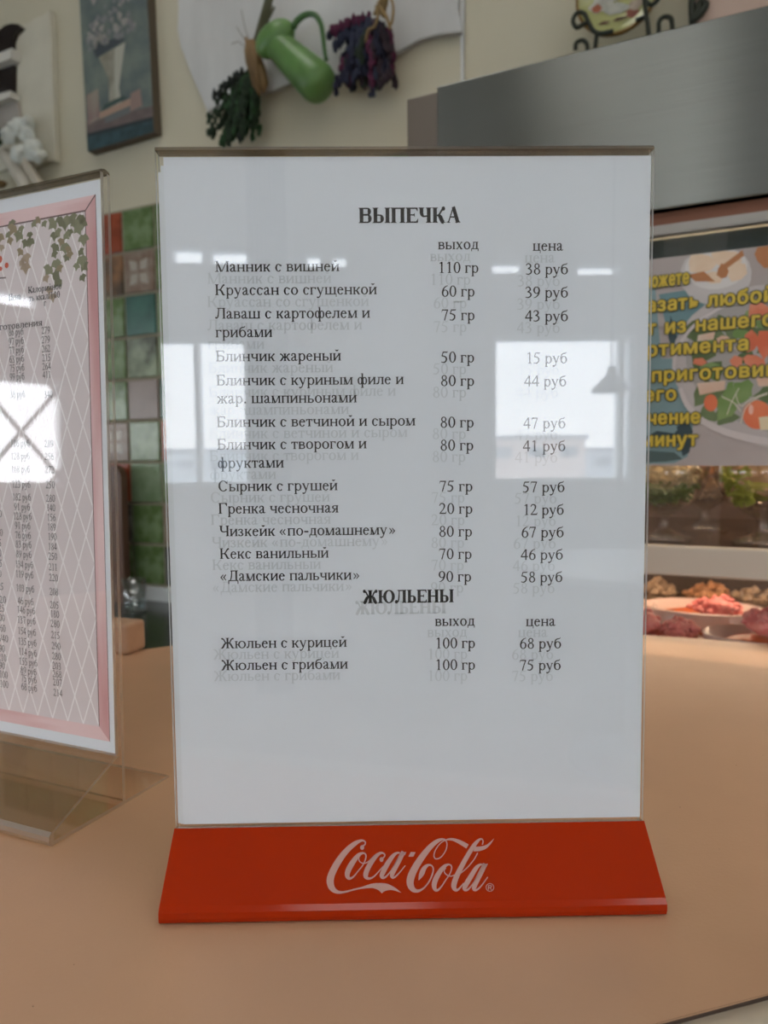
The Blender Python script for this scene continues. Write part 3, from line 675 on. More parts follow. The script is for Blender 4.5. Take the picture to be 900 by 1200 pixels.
prices = [('86',10.5,28,393,'279',49,59,391),('97',10.5,28.3,403.7,'279',49,59,402),('77',11,28.5,414.2,'262',49.3,59.5,412.6),('63',11.3,28.7,424.7,'215',49.8,59.8,423.2),('75',11.6,29,435,'264',50,60,433.4),('99',11.8,29.2,445.2,'411',50.4,60,443.2),
 ('38',12,30,466,'340',52,62,466),('186',12.6,35,523.5,'289',52.5,63,524),('128',13,35.2,538.5,'256',52.8,63.5,539),('168',13.6,35.4,553.8,'272',53,64,554.5),('123',14.5,36,571.5,'250',54,64.5,572.2),
 ('182',15,36.6,586.5,'280',54.5,65,588),('91',17,35.6,598,'140',55,65.2,599),('128',16,37.5,609,'156',55.6,65.7,610.3),('91',17.7,36,620,'189',56,66,621.6),('76',18,36.6,631.2,'190',56.5,66.8,633),('83',18.6,37.2,642,'184',56.8,67,644.6),
 ('89',19,37.6,653.5,'250',57,67.4,656),('134',18.3,39.2,665.5,'211',57.6,67.5,668.5),('119',18.6,39.6,677,'220',58,68.4,681),('103',19.2,40.6,693.5,'208',58.5,68.8,697.5),('46',21,39.6,708.5,'205',59,69.3,713),('146',20.4,41.4,719,'180',59.4,69.7,723.5),
 ('137',20.7,42,731,'280',59.7,70.2,735),('154',21.3,42.6,744,'215',60.3,70.5,748.3),('135',21.6,43.2,756.3,'290',61,71.2,761),('114',22.2,43.6,768.3,'280',61.5,71.8,773),('155',22.8,44,779.8,'203',61.8,72,784.4),('89',24.3,43.2,790.3,'268',62,72.7,794),('75',25,43.4,799.6,'207',62.4,73.2,803.7),('68',25.2,43.8,809.5,'214',63,73.6,816)]
for (p, x0, x1, y, kc, x2, x3, y2) in prices: SM += [(p+' руб', x0, x1, y, 12.2, 0), (kc, x2, x3, y2, 12.2, 0)]
for (x1, y, t) in [(2.5,606,'30'),(3.6,628,'50'),(2,640,'25'),(2,652,'20'),(3,664,'25'),(2,676,'20'),(4.5,691,'125'),(7.5,706.5,'1/20'),(5.5,716.5,'125'),(6,727.5,'100'),(7,740,'160'),(10,752,'5/40'),(6,764,'90'),(8,774.5,'210'),(6.2,784,'90'),(9.5,794.5,'100'),(10.2,805.5,'100')]:
    SM.append((t, x1-len(t)*3.3, x1, y, 12.2, 0))
R2 = []
for (t, x0, x1, yb, em, b_) in SM:
    P = l2(x0, yb); Q = l2(x1, yb); e_ = l2((x0+x1)/2, yb-em)[1]-l2((x0+x1)/2, yb)[1]; R2.append((t, P[0], (P[1]+Q[1])/2 if x1-x0 < 25 else Q[1], Q[0]-P[0], e_, b_))
for r in R2: lay_text('printed_text', [r], LO, X_, UP, mat('grey toner', (.02, .02, .025), .6) if r is R2[0] else bpy.data.materials['grey toner'], s2, NL, .00015)

# ------------------------------------------------------------------ ceiling lamps added to brighten the paper, then things behind the camera (seen as reflections)
lm = mat('added lamp diffuser', (.9, .9, .9), .4, emit=((1.0, .97, .92), 3.0)); lf_ = mat('lamp housing', (.7, .7, .7), .4)
ADDED_LAMPS = [(-1.7, -2.75), (-.1, -2.75), (1.5, -2.75), (-1.7, -1.85), (-.1, -1.85), (1.5, -1.85), (-.6, .75), (1.9, -.35)]
l0 = thing('added_ceiling_lamp', 'added square flat white ceiling lamp, nearest the rear wall and the left wall', 'lamp', (ADDED_LAMPS[0][0], ADDED_LAMPS[0][1], CEIL), 0, 'added ceiling lamps')
hb = MB(); hb.box(-.32, .32, -.32, -.30, -.05, 0); hb.box(-.32, .32, .30, .32, -.05, 0); hb.box(-.32, -.30, -.30, .30, -.05, 0); hb.box(.30, .32, -.30, .30, -.05, 0)
hb.build('housing', lf_, l0); MB().box(-.30, .30, -.30, .30, -.035, -.01).build('diffuser', lm, l0)
LL_ = ['middle one nearest the rear wall', 'nearest the rear wall and the right wall', 'second from the rear wall on the left side', 'second from the rear wall in the middle', 'second from the rear wall on the right side', 'above the counter near the painted wall', 'nearest the right wall beside the display case']
for (x, y), t_ in zip(ADDED_LAMPS[1:], LL_):
    r = l0.copy(); COL.objects.link(r); r.location = (x, y, CEIL); r['label'] = 'added square flat white ceiling lamp, '+t_
    for ch in list(l0.children): c_ = ch.copy(); COL.objects.link(c_); c_.parent = r
pn = thing('pendant_lamp', 'grey conical pendant lamp hanging in front of the rear window', 'lamp', (1.03, -2.92, .47))
MB().lathe([(.085, 0), (.088, .006), (.05, .05), (.022, .075), (.018, .11), (0.001, .115)], 32).build('shade', mat('grey enamel', (.30, .32, .33), .4), pn, True)
MB().tube([(0, 0, .112), (0, 0, CEIL-.47)], .004, 8).build('cord', M['ink'], pn)
MB().lathe([(.001, .03), (.018, .035), (.024, .055), (.014, .08), (.001, .082)], 16).build('bulb', mat('bulb glass', (.8, .8, .75), .2), pn, True)
wt = thing('dining_table', 'white round cafe table in front of the rear windows', 'table', (.95, -2.35, FLOOR))
MB().lathe([(.001, .72), (.42, .72), (.43, .73), (.43, .745), (.42, .75), (.001, .75)], 40).build('table_top', mat('white table laminate', (.75, .77, .78), .3), wt)
MB().lathe([(.001, 0), (.24, 0), (.24, .015), (.04, .04), (.032, .1), (.032, .72), (.001, .72)], 24).build('pedestal', mat('grey steel', (.4, .4, .4), .35, metal=1), wt, True)

cu = mat('dark olive drape cloth', (.06, .06, .045), .9)  # dark drapes added to put upright dark bands into the hood's reflection
for (x0, x1, side_, lab) in ((-2.72, -2.58, 0, 'added dark olive drape at the left end of the rear wall'), (-2.18, -2.02, 0, 'added dark olive drape across the leftmost rear window'), (-1.60, -1.36, 0, 'added dark olive drape between the two left-hand rear windows'), (-.58, -.40, 0, 'added narrow dark olive drape right of the second rear window'),
                            (-2.18, -2.05, 1, 'added narrow dark olive drape on the left wall'), (-3.05, -2.48, 1, 'added wide dark olive drape at the rear end of the left wall')):
    n = 48; w_ = x1-x0; top = 3.42
    pr_ = [(w_*i/n, .06+.02*math.sin(i*1.1)) for i in range(n+1)]
    v = [Vector((x, y, z)) for z in (.02, top) for x, y in pr_]; f = [(i, i+1, i+n+2, i+n+1) for i in range(n)]
    t_ = thing('added_curtain', lab, 'added_curtain', (x0, YB, FLOOR) if not side_ else (XL, x1, FLOOR), 0 if not side_ else -PI/2)
    o = mesh('curtain_cloth', v, f, cu, t_, True); so = o.modifiers.new('s', 'SOLIDIFY'); so.thickness = .004
    MB().tube([(-.03, .06, top+.012), (w_+.03, .06, top+.012)], .008, 8).build('curtain_rod', lf_, t_)
# ------------------------------------------------------------------ background helpers: local x along the wall, local y into it, local z up
def place(name, lab, cat, px, py, d, group=None):
    s, z = rp(px, py, d); r = thing(name, lab, cat, RW(s, d, z), -A_, group); r['s0'] = s; 
    def q(x, y, dd=0.0):
        a, b_ = rp(x, y, d+dd); return (a-s, b_-z)
    return r, q
def outline(q, pts, k=0, closed=True):
    P = [q(*p) for p in pts]; return smooth_pts(P, k, closed) if k else P
# ---- tiles on the back wall
tcol = {'r': mat('terracotta glaze', (.34, .075, .035), .25, noise_=.3, nscale=25), 'g': mat('green mottled glaze', (.10, .16, .055), .2, col2=(.20, .28, .14), nscale=28, noise_=.1),
        't': mat('teal glaze', (.07, .17, .14), .2, noise_=.3, nscale=14), 'w': mat('white and green marble glaze', (.30, .36, .24), .2, col2=(.06, .07, .04), nscale=16, noise_=.1),
        'p': mat('dusty pink glaze', (.26, .20, .17), .3, noise_=.2, nscale=12), 'k': mat('black marble glaze', (.03, .035, .03), .2, col2=(.14, .15, .13), nscale=22, noise_=.1),
        'b': mat('brown glaze', (.20, .13, .09), .3, col2=(.30, .24, .19), nscale=30, noise_=.1), 'o': mat('dark and orange glaze', (.08, .055, .035), .3, col2=(.30, .15, .07), nscale=14, noise_=.1),
        'l': mat('light green glaze', (.18, .26, .14), .2, col2=(.26, .34, .22), nscale=20, noise_=.1)}
grout = mat('beige grout', (.27, .24, .17), .8)
s_j, _ = rp(150, 400, DW); _, zt = rp(166, 243, DW); _, zb = rp(166, 684, DW); pt = (zt-zb)/9
bs = thing('tiled_backsplash', 'coloured square tiles in rows on the wall between the two menu holders', 'tiles', RW(s_j, DW, zb), -A_)
MB().box(-5*pt, 12*pt, -.004, 0, 0, 9*pt+.002).build('grout', grout, bs)
cols = {0: 'gbtwpgLlgg'[:9], -1: 'rogggbrkg'}
cols[0] = 'gbtwpglgg'
rnd = random.Random(5); tm = {}
tb = MB().bbox(.004, pt-.004, -.0095, -.001, .004, pt-.004, .0022, 2)
me_by = {}
for cx_ in range(-5, 12):
    for rw in range(9):
        ky = cols[cx_][rw] if cx_ in cols else rnd.choice('gglgtrpwbgk')
        if ky not in me_by: o = tb.build('tile', tcol[ky], bs); me_by[ky] = o.data
        else: o = bpy.data.objects.new('tile', me_by[ky]); COL.objects.link(o); o.parent = bs
        o.location = (cx_*pt, 0, (8-rw)*pt)
        if ky == 'b':
            q = MB(); c = pt/2
            for ax in range(4):
                an = ax*PI/2+PI/4; ux, uz = math.cos(an), math.sin(an)
                P = [(c+ux*t*pt*.42-uz*w_*pt, c+uz*t*pt*.42+ux*w_*pt) for t, w_ in ((.15, 0), (.5, .13), (.95, .02), (.95, -.02), (.5, -.13))]
                q.prism(P, -.0102, -.0090)
            e_ = q.build('cross_relief', bpy.data.materials.get('pale relief glaze') or mat('pale relief glaze', (.42, .38, .32), .3), bs); e_.location = o.location
MB().box(-5*pt, 12*pt, -.02, 0, -.042, -.003).build('trim_strip', mat('white plastic trim', (.62, .64, .64), .35), bs)
# ---- rear worktop with board, tumbler
s_, z_ = rp(166, 700, DW)
bk = thing('rear_worktop', 'dark worktop running along the tiled wall', 'worktop', RW(s_, DW, z_), -A_)
MB().bbox(-1.2, 1.0, -.62, -.022, -.035, 0, .004).build('worktop_slab', mat('dark green grey stone', (.035, .042, .03), .22, noise_=.4, nscale=30), bk)
MB().box(-1.18, .98, -.58, -.01, FLOOR-z_, -.035).build('worktop_body', mat('dark cabinet', (.05, .045, .04), .6), bk)
dbd = DW-.06
q = place('cutting_board', 'brown wooden board with rounded top corners standing against the tiled wall', 'cutting board', 141, 706, DW-.075)
r, f_ = q; s_b, z_b = rp(141, 706, DW-.075); zoff = z_-z_b
r.location = RW(s_b, DW-.075, z_+.0005)
x1 = f_(148, 640)[0]; ht = f_(141, 546)[1]
MB().prism([(x1-.22, 0), (x1, 0), (x1, ht-.03), (x1-.008, ht-.012), (x1-.025, ht), (x1-.195, ht), (x1-.212, ht-.012), (x1-.22, ht-.03)], -.012, .012).build('board', mat('brown stained wood', (.13, .065, .04), .4, noise_=.3, nscale=20, stretch=(1, 1, .2)), r)
r, f_ = place('glass_tumbler', 'clear glass tumbler standing on the dark worktop below the tiles', 'glass', 158, 711, DW-.16)
r.location.z = z_+.0006; rr = abs(f_(168, 690)[0]-f_(148, 690)[0])/2; hh_ = f_(158, 672)[1]
gl = clear('tumbler glass', (.86, .90, .90), extra=.12)
MB().lathe([(.001, 0), (rr*.85, 0), (rr*.95, .004), (rr, hh_), (rr*.94, hh_), (rr*.85, .01), (.001, .01)], 28).build('tumbler_wall', gl, r, True)
# ---- small peach block at the far corner of the counter
P0 = CAM + ray(150, 770)*(-CAM.z/ray(150, 770).z)
bb = MB().bbox(-.060, -.002, 0, .03, 0, .031, .004, 3).build('wooden_block', mat('pale peach wood', (.50, .31, .20), .5, noise_=.12, nscale=40))
bb.location = (P0.x, P0.y+.004, 0.0002); bb.rotation_euler = (0, 0, -.35); tag(bb, 'small peach wooden block on the far corner of the counter behind the clear holder', 'block')

# ---- painting
r, f_ = place('painting', 'tall grey green canvas painting of white blossoms in a vase', 'painting', 103, 178, DW-.03)
(xa, za), (xb, zb_) = (0, 0), f_(181, 168); wd = f_(181, 168)[0]; H_ = f_(100, -28)[1]
sk = 0
mb = MB().box(0, wd, 0, .029, 0, H_)
mesh('canvas', mb.v, mb.f, None, r, mats=[mat('grey green painted canvas', (.17, .205, .175), .7, col2=(.10, .13, .13), nscale=14, noise_=.3), mat('brown canvas side', (.10, .075, .05), .7)], fmi=[1, 1, 0, 1, 1, 1])
r.rotation_euler = (0, math.radians(-1.5), -A_)
pc = lambda n, c, **k: mat(n, c, .75, **k)
def art(name, pts, mt, off):
    P = [(x*wd, z*H_) for x, z in pts]; flat_poly(name, [P], Vector((0, 0, 0)), X_, UP, Vector((0, -1, 0)), off, mt, r)
art('painted_table', [(0, 0), (1, 0), (1, .145), (0, .17)], pc('painted dusk violet', (.16, .125, .115), noise_=.2, nscale=30), .0006)
art('painted_table_edge', [(0, 0), (1, 0), (1, .075), (0, .095)], pc('painted teal', (.035, .075, .085), noise_=.4, nscale=30), .0009)
art('painted_shadow', [(0, .085), (1, .065), (1, .085), (0, .105)], pc('painted dark', (.02, .03, .035)), .0011)
art('painted_vase', [(.36, .20), (.56, .205), (.53, .30), (.66, .545), (.25, .515), (.38, .38), (.38, .30)], pc('painted ivory', (.34, .33, .26), col2=(.22, .21, .16), nscale=20, noise_=.1), .0012)
art('painted_vase_light', [(.47, .21), (.56, .21), (.53, .31), (.66, .54), (.50, .53), (.47, .35)], pc('painted cream', (.42, .41, .34)), .0015)
art('painted_leaf', [(.22, .515), (.68, .56), (.50, .585), (.30, .60), (.18, .56)], pc('painted slate', (.06, .075, .085)), .0014)
art('painted_card', [(.03, .15), (.22, .17), (.22, .34), (.03, .325)], pc('painted beige', (.30, .26, .21), col2=(.24, .16, .15), nscale=18, noise_=.1), .0015)
art('painted_book', [(.22, .165), (.70, .185), (.70, .225), (.22, .20)], pc('painted salmon', (.40, .27, .20)), .0016)
art('painted_book', [(.25, .205), (.66, .23), (.58, .252), (.30, .238)], pc('painted dark teal', (.045, .085, .075)), .0017)
art('painted_book', [(.30, .13), (.68, .145), (.68, .18), (.30, .165)], pc('painted grey blue', (.14, .15, .15)), .0017)
art('painted_card', [(.68, .15), (.86, .16), (.84, .26), (.70, .25)], pc('painted rose', (.28, .20, .17)), .0018)
rnd = random.Random(2); fl = [[], []]
for i in range(72):
    x = .10+.70*rnd.random(); z = .59+.30*rnd.random()**1.3+abs(x-.45)*-.05
    if abs(x-.5) > .30 and z > .72: continue
    rr = rnd.uniform(.018, .035)*wd*1.6; fl[i % 2].append([(x*wd+rr*math.cos(k*PI/3+i)*(1 if k % 2 else .6), z*H_+rr*math.sin(k*PI/3+i)*(1 if k % 2 else .6)) for k in range(6)])
for k in (0, 1): flat_poly('painted_blossoms', fl[k], Vector((0, 0, 0)), X_, UP, Vector((0, -1, 0)), .0019+k*.0003, pc('painted blossom %d' % k, ((.34, .32, .29), (.22, .22, .22))[k]), r)

# ---- large white torn board behind jug and bouquets
plaster = mat('chalky white painted board', (.60, .60, .58), .8, noise_=.12, nscale=9, bump=.4, bscale=40, stretch=(1, 1, .35))
r, f_ = place('plaster_board', 'large white board with ragged lower edge hung behind the green jug', 'wall board', 300, 60, DW-.012)
pts = [(208, -70), (207, -30), (209, 10), (208, 35), (212, 55), (219, 73), (222, 82), (230, 100), (238, 118), (243, 131), (250, 127), (262, 124), (290, 113), (318, 108), (345, 97), (372, 92), (400, 88), (432, 74), (470, 60), (492, 47), (515, 41), (541, 38), (540, 25), (536, 10), (538, -40), (535, -70)]
MB().prism(outline(f_, pts), 0, .011).build('board', plaster, r)
rim = MB(); rim.tube([(x, -.001, z) for x, z in outline(f_, pts[10:22])], .0028, 6); rim.build('rolled_edge', mat('grey edge', (.36, .35, .32), .8), r)
# faint second white panel beyond it
r, f_ = place('plaster_strip', 'thin pale strip standing out from the wall at the right end of the white board', 'wall board', 541, 60, DW-.006)
MB().prism(outline(f_, [(538, -60), (545, -60), (543, 95), (540, 96)]), 0, .005).build('strip', plaster, r)
# ---- cream window-shaped plaque at far left
cream = mat('cream painted wood', (.60, .57, .46), .7, noise_=.08, nscale=10)
dark = mat('dark brown opening', (.012, .008, .008), .3)
r, f_ = place('wall_plaque', 'cream plaque with dark arched openings at the upper left corner of the wall', 'plaque', 30, 120, DW-.02)
MB().prism(outline(f_, [(-90, 40), (10, 32), (33, 27), (40, 22), (50, 18), (58, 12), (60, 40), (62, 110), (65, 188), (50, 187), (40, 193), (-90, 215)]), 0, .018).build('panel', cream, r)
MB().prism(outline(f_, [(-60, 100), (0, 70), (19, 62), (19, 50), (22, 42), (30, 35), (26, 31), (18, 30), (10, 32), (4, 37), (-2, 45), (-60, 60)]), -.012, -.001).build('arched_opening', dark, r)
MB().prism(outline(f_, [(-60, 160), (0, 120), (20, 113), (20, 78), (0, 84), (-60, 110)]), -.010, -.001).build('square_opening', dark, r)
sh = mat('pale greyish shelf paint', (.62, .60, .54), .6)
MB().prism(outline(f_, [(-60, 118), (0, 83), (24, 74), (25, 62), (0, 72), (-60, 100)]), -.030, -.001).build('shelf_ledge', sh, r)
MB().prism(outline(f_, [(-60, 170), (0, 128), (24, 119), (24, 112), (0, 119), (-60, 150)]), -.034, -.001).build('shelf_ledge', sh, r)
MB().prism(outline(f_, [(-60, 215), (0, 160), (28, 140), (24, 122), (0, 130), (-60, 172)]), -.014, -.001).build('lower_panel', mat('dull grey board', (.36, .33, .29), .7), r)  # lower panel in a darker grey than the cream
r, f_ = place('ribbon_bow', 'crumpled white fabric bow hanging below the cream plaque', 'bow', 20, 170, DW-.06)
wf = mat('white crumpled fabric', (.62, .64, .58), .9, noise_=.1, bump=.3, bscale=60)
lp = MB()
for i, (x, y, sx1, sz1) in enumerate([(22, 150, 1.0, .8), (33, 158, .8, .8), (14, 160, 1, .7), (38, 175, .9, .9), (26, 182, .9, .8), (46, 184, .9, .6), (33, 146, .7, .6)]):
    a_, b_ = f_(x, y); lp.blob((a_, rnd.uniform(-.012, .01), b_), .030, i, .22, 3, 1.6, (sx1, .6, sz1))
lp.build('loop', wf, r, True)
tl = MB(); P = [f_(*p) for p in ((26, 175), (34, 195), (42, 208), (52, 222), (60, 240))]
for (x, z), (x2, z2) in zip(P, P[1:]): tl.add([(x-.014, -.01, z), (x+.014, .0, z), (x2+.014, .0, z2), (x2-.014, -.012, z2)], [(0, 1, 2, 3)]); 
tl.tube([(x, 0, z) for x, z in P], .011, 8); tl.build('tail', mat('beige ribbon', (.50, .45, .36), .8), r, True)
P = [f_(*p) for p in ((2, 178), (14, 195), (28, 215), (36, 235))]
MB().tube([(x, .01, z) for x, z in P], [.016, .02, .022, .022], 10).build('tail', mat('cream ribbon', (.56, .52, .43), .8), r, True)
gr = MB()
for i in range(7):
    a_, b_ = f_(rnd.uniform(-18, 5), rnd.uniform(155, 175)); gr.blob((a_, -.01, b_), .012, i, .4, 1)
gr.build('green_sprig', mat('dark green sprig', (.02, .045, .015), .7), r)
br = MB()
for i in range(6):
    a_, b_ = f_(rnd.uniform(-18, 8), rnd.uniform(203, 224)); br.blob((a_, -.01, b_), .012, i, .4, 1)
br.build('dried_sprig', mat('dried brown sprig', (.12, .07, .02), .8), r)

# ---- green jug (watering jug hanging mouth down to the upper left)
r, f_ = place('metal_jug', 'green enamel jug hanging tilted between the two dried bouquets', 'jug', 355, 75, DW-.075)
gj = mat('green enamel', (.13, .27, .075), .38, noise_=.22, nscale=18)
A0 = Vector((*f_(316, 44), 0)); A1 = Vector((*f_(386, 110), 0))
ax = (A1-A0); Lj = ax.length; ax.normalize(); axis = Vector((ax.x, 0, ax.y)); side = Vector((ax.y, 0, -ax.x)); outw = Vector((0, -1, 0))
Mj = Matrix(((side.x, outw.x, axis.x, A0.x), (side.y, outw.y, axis.y, 0), (side.z, outw.z, axis.z, A0.y), (0, 0, 0, 1)))
u_ = abs(f_(316, 54)[1]-f_(316, 44)[1])/10     # metres per pixel here
MB().lathe([(15*u_, 4*u_), (17*u_, 14*u_), (18.5*u_, 30*u_), (21*u_, 60*u_), (23*u_, 84*u_), (23.5*u_, 96*u_), (21*u_, 105*u_), (13*u_, 111*u_), (.001, 112*u_)], 36, Mj).build('jug_body', gj, r, True)
c_ = Vector((*f_(327, 46), 0))
mo = MB()
for i in range(1): pass
mo.blob((f_(324, 47)[0], -.004, f_(324, 47)[1]), 24*u_, 4, .02, 3, 1.0, (1.12, .75, .82)); mo.v = [Vector((v.x, v.y, v.z+(v.x-f_(324, 47)[0])*.22)) for v in mo.v]
mo.build('flared_mouth', gj, r, True)
P = smooth_pts([f_(*p) for p in ((345, 35), (350, 26), (360, 19), (370, 19), (377, 28), (380, 42), (382, 60), (384, 72))], 4)
MB().tube([(x, -.006, z) for x, z in P], [4.0*u_*(1-.35*i/len(P)) for i in range(len(P))], 8).build('handle', mat('dark green enamel', (.05, .13, .035), .4), r, True)

# ---- bouquets
def bundle(r, f_, root, tips, mts, seed, w0=.0035, leaf=True):
    rnd = random.Random(seed); mbs = [MB() for _ in mts]
    for (tx, ty) in tips:
        a = f_(root[0]+rnd.uniform(-6, 6), root[1]+rnd.uniform(-3, 3)); b_ = f_(tx, ty); dy = rnd.uniform(-.035, .012)
        mid = ((a[0]+b_[0])/2+rnd.uniform(-.01, .01), (a[1]+b_[1])/2+.01); mi = rnd.randrange(len(mts))
        P = smooth_pts([(a[0], dy*.2, a[1]), (mid[0], dy*.8, mid[1]), (b_[0], dy, b_[1])], 5)
        mbs[mi].tube(P, .0016, 5)
        for j in range(3, len(P)):
            p = Vector(P[j])
            for kk in range(3):
                mbs[mi].blob(p+Vector((rnd.uniform(-1, 1), rnd.uniform(-1, 1), rnd.uniform(-1, 1)))*.005, w0*rnd.uniform(.8, 1.5), rnd.random()*9, .35, 1, 1.5, (.8, .8, 1.6))
    return mbs
dg = [mat('dark green dried leaf', (.008, .025, .008), .8), mat('deep green dried leaf', (.015, .055, .015), .8), mat('nearly black leaf', (.006, .012, .008), .8)]
raf = mat('tan raffia', (.26, .16, .07), .8, noise_=.35, nscale=50, stretch=(1, 1, .3))
r, f_ = place('dried_bouquet', 'dark green dried herb bunch tied with tan raffia left of the jug', 'bouquet', 295, 80, DW-.05)
rnd = random.Random(8)
tips = [(250, 145), (254, 160), (263, 165), (262, 150), (258, 135), (270, 165), (278, 168), (277, 150), (290, 166), (296, 160), (301, 155), (302, 140), (303, 125), (285, 155), (268, 125), (262, 118), (272, 140), (294, 145), (298, 120), (290, 130), (282, 140), (266, 173), (276, 172), (248, 158), (301, 148), (288, 120), (280, 128)]+[(rnd.uniform(272, 302), rnd.uniform(120, 165)) for _ in range(26)]
for mb_, mt in zip(bundle(r, f_, (297, 84), tips, dg, 4, .0048), dg): mb_.build('dried_leaves', mt, r)
stem = MB()
for i in range(14):
    a_ = f_(297+rnd.uniform(-4, 5), 62); b_ = f_(318+rnd.uniform(-6, 6), 2+rnd.uniform(-4, 6)); stem.tube([(a_[0], rnd.uniform(-.01, .01), a_[1]), (b_[0], rnd.uniform(-.015, .01), b_[1])], .0028, 6)
stem.build('stems', mat('brown green stems', (.10, .095, .05), .8), r)
tw = MB()
for i in range(3):
    tw.tube([(*f_(297, 62)[:1], 0, f_(297, 62)[1]), (f_(290-i*4, 35+i*8)[0], -.01, f_(290-i*4, 35+i*8)[1]), (f_(286-i*6, 14+i*20)[0], -.01, f_(286-i*6, 14+i*20)[1])], .0009, 5)
tw.build('loose_twigs', mat('thin twig', (.16, .14, .10), .8), r)
rf = MB(); P = [f_(*p) for p in ((297, 50), (298, 60), (299, 72), (304, 86), (310, 100), (311, 110))]
rf.tube([(x, -.006, z) for x, z in P], [.010, .020, .020, .021, .013, .004], 12)
for i in range(5):
    x, z = f_(296+i*3, 50+i*3); x2, z2 = f_(303+i*2, 105+i*3); rf.tube([(x, -.026, z), ((x+x2)/2, -.030, (z+z2)/2), (x2, -.02, z2)], .003, 5)
rf.build('raffia_wrap', raf, r, True)
r, f_ = place('dried_bouquet', 'purple and blue dried flower bunch with straw bow right of the jug', 'bouquet', 445, 40, DW-.05)
pm = [mat('navy dried flower', (.007, .008, .028), .8), mat('magenta dried flower', (.09, .012, .045), .8), mat('dark plum leaf', (.025, .012, .02), .8), mat('dark green stem leaf', (.012, .025, .012), .8), mat('slate blue flower', (.02, .026, .055), .8)]
tips = [(388, 45), (392, 52), (396, 60), (400, 68), (404, 30), (400, 35), (396, 40), (402, 78), (406, 96), (402, 110), (410, 90), (414, 102), (424, 96), (428, 98), (432, 90), (436, 105), (440, 96), (446, 92), (450, 100), (455, 95), (460, 92), (458, 78), (462, 65), (420, 80), (416, 70), (444, 80), (452, 84), (430, 75), (462, 98), (437, 110)]+[(rnd.uniform(405, 460), rnd.uniform(55, 100)) for _ in range(34)]
for mb_, mt in zip(bundle(r, f_, (444, 28), tips, pm, 6, .0052), pm): mb_.build('dried_flowers', mt, r)
st2 = MB(); straw = mat('golden straw', (.30, .20, .08), .8, noise_=.3, nscale=40)
for i in range(12):
    o = rnd.uniform(-5, 5); P = [f_(x+o, y) for x, y in ((457, -30), (458, -8), (453, 10), (449, 24))]; st2.tube([(x, -.02+rnd.uniform(-.012, .01), z) for x, z in P], .0032, 6)
for pts in (((455, 5), (466, 8), (470, 22), (467, 40), (461, 30), (455, 20)), ((450, 18), (452, 30), (448, 42), (441, 46), (438, 60)), ((452, 14), (462, 30), (466, 45))):
    P = smooth_pts([f_(*p) for p in pts], 4); st2.tube([(x, -.038, z) for x, z in P], .0032, 6)
st2.build('straw_bow', straw, r, True)

# ---- plate on iron stand, framed picture
iron = mat('black wrought iron', (.035, .04, .03), .5, metal=.6)
r, f_ = place('decorative_plate', 'round gold-rimmed plate with painted food standing above the steel hood', 'plate', 724, -8, DW-.06)
R1 = abs(f_(774, -8)[0]-f_(675, -8)[0])/2
Mp = Matrix.Rotation(PI/2, 4, 'X')
MB().lathe([(R1, 0), (R1*.99, .006), (R1*.9, .004), (R1*.72, -.002), (.001, -.002), (.001, -.008), (R1*.7, -.008), (R1*.95, -.002), (R1, 0)], 48, Mp).build('plate_body', mat('cream green glaze', (.42, .42, .17), .2), r, True)
MB().lathe([(R1*1.0, -.001), (R1*1.012, .004), (R1*1.0, .0085), (R1*.94, .0075), (R1*.95, .0035)], 48, Mp).build('gold_rim', mat('brown gold rim', (.22, .12, .03), .3, metal=.4), r, True)
fd = lambda n, c: mat(n, c, .6, noise_=.3, nscale=60)
for i, (x, y, sx1, sy1, mt) in enumerate([(705, 5, 15, 10, fd('painted fish white', (.55, .54, .45))), (722, 10, 14, 7, fd('painted shell white', (.5, .5, .42))), (699, 10, 6, 5, fd('painted tomato', (.42, .12, .05))), (741, 14, 8, 6, fd('painted shrimp', (.32, .10, .06))), (745, 5, 9, 6, fd('painted bread', (.5, .40, .30))), (722, -8, 20, 8, fd('painted fish white', (.52, .52, .46))), (727, 22, 9, 2, fd('painted knife', (.12, .06, .03))), (708, 27, 7, 2, fd('painted knife', (.12, .06, .03)))]):
    a_, b_ = f_(x, y); P = [(a_+sx1*u_*.8*math.cos(k*PI/6)*(1+.2*math.sin(k*2.3+i)), b_+sy1*u_*.8*math.sin(k*PI/6)*(1+.2*math.cos(k*1.7+i))) for k in range(12)]
    flat_poly('painted_motif', [P], Vector((0, -.0002*i, 0)), X_, UP, Vector((0, -1, 0)), -.001, mt, r)
r2, f2 = place('plate_stand', 'black wrought iron scroll stand holding the round plate', 'plate stand', 724, 40, DW-.07)
st3 = MB()
def scroll(pts, y=-.012, rad=.0042, closed=False): 
    P = smooth_pts([f2(*p) for p in pts], 5); st3.tube([(x, y, z) for x, z in P], rad, 8)
scroll([(690, 30), (684, 33), (677, 36), (673, 28), (678, 19), (686, 20), (691, 30), (697, 40), (704, 43), (712, 42), (720, 40)])
scroll([(676, 62), (677, 54), (684, 51), (689, 55), (690, 62)]); scroll([(701, 42), (700, 50), (699, 60)])
scroll([(757, -15), (757, 10), (759, 25), (761, 40), (762, 60)], -.016); scroll([(761, 22), (752, 26), (746, 28)]); scroll([(773, 45), (773, 30), (779, 24), (787, 26), (789, 40)])
scroll([(757, 5), (764, 10), (772, 4), (775, -6), (770, -12)])
st3.build('scroll_bars', iron, r2, True)
MB().box(f2(672, 62)[0], f2(792, 62)[0], -.05, .03, f2(730, 75)[1], f2(730, 68)[1]).build('foot_bar', iron, r2)
r, f_ = place('framed_picture', 'pale peach panel with dark scroll ornament above the right part of the steel hood', 'picture', 850, 0, DW-.03)
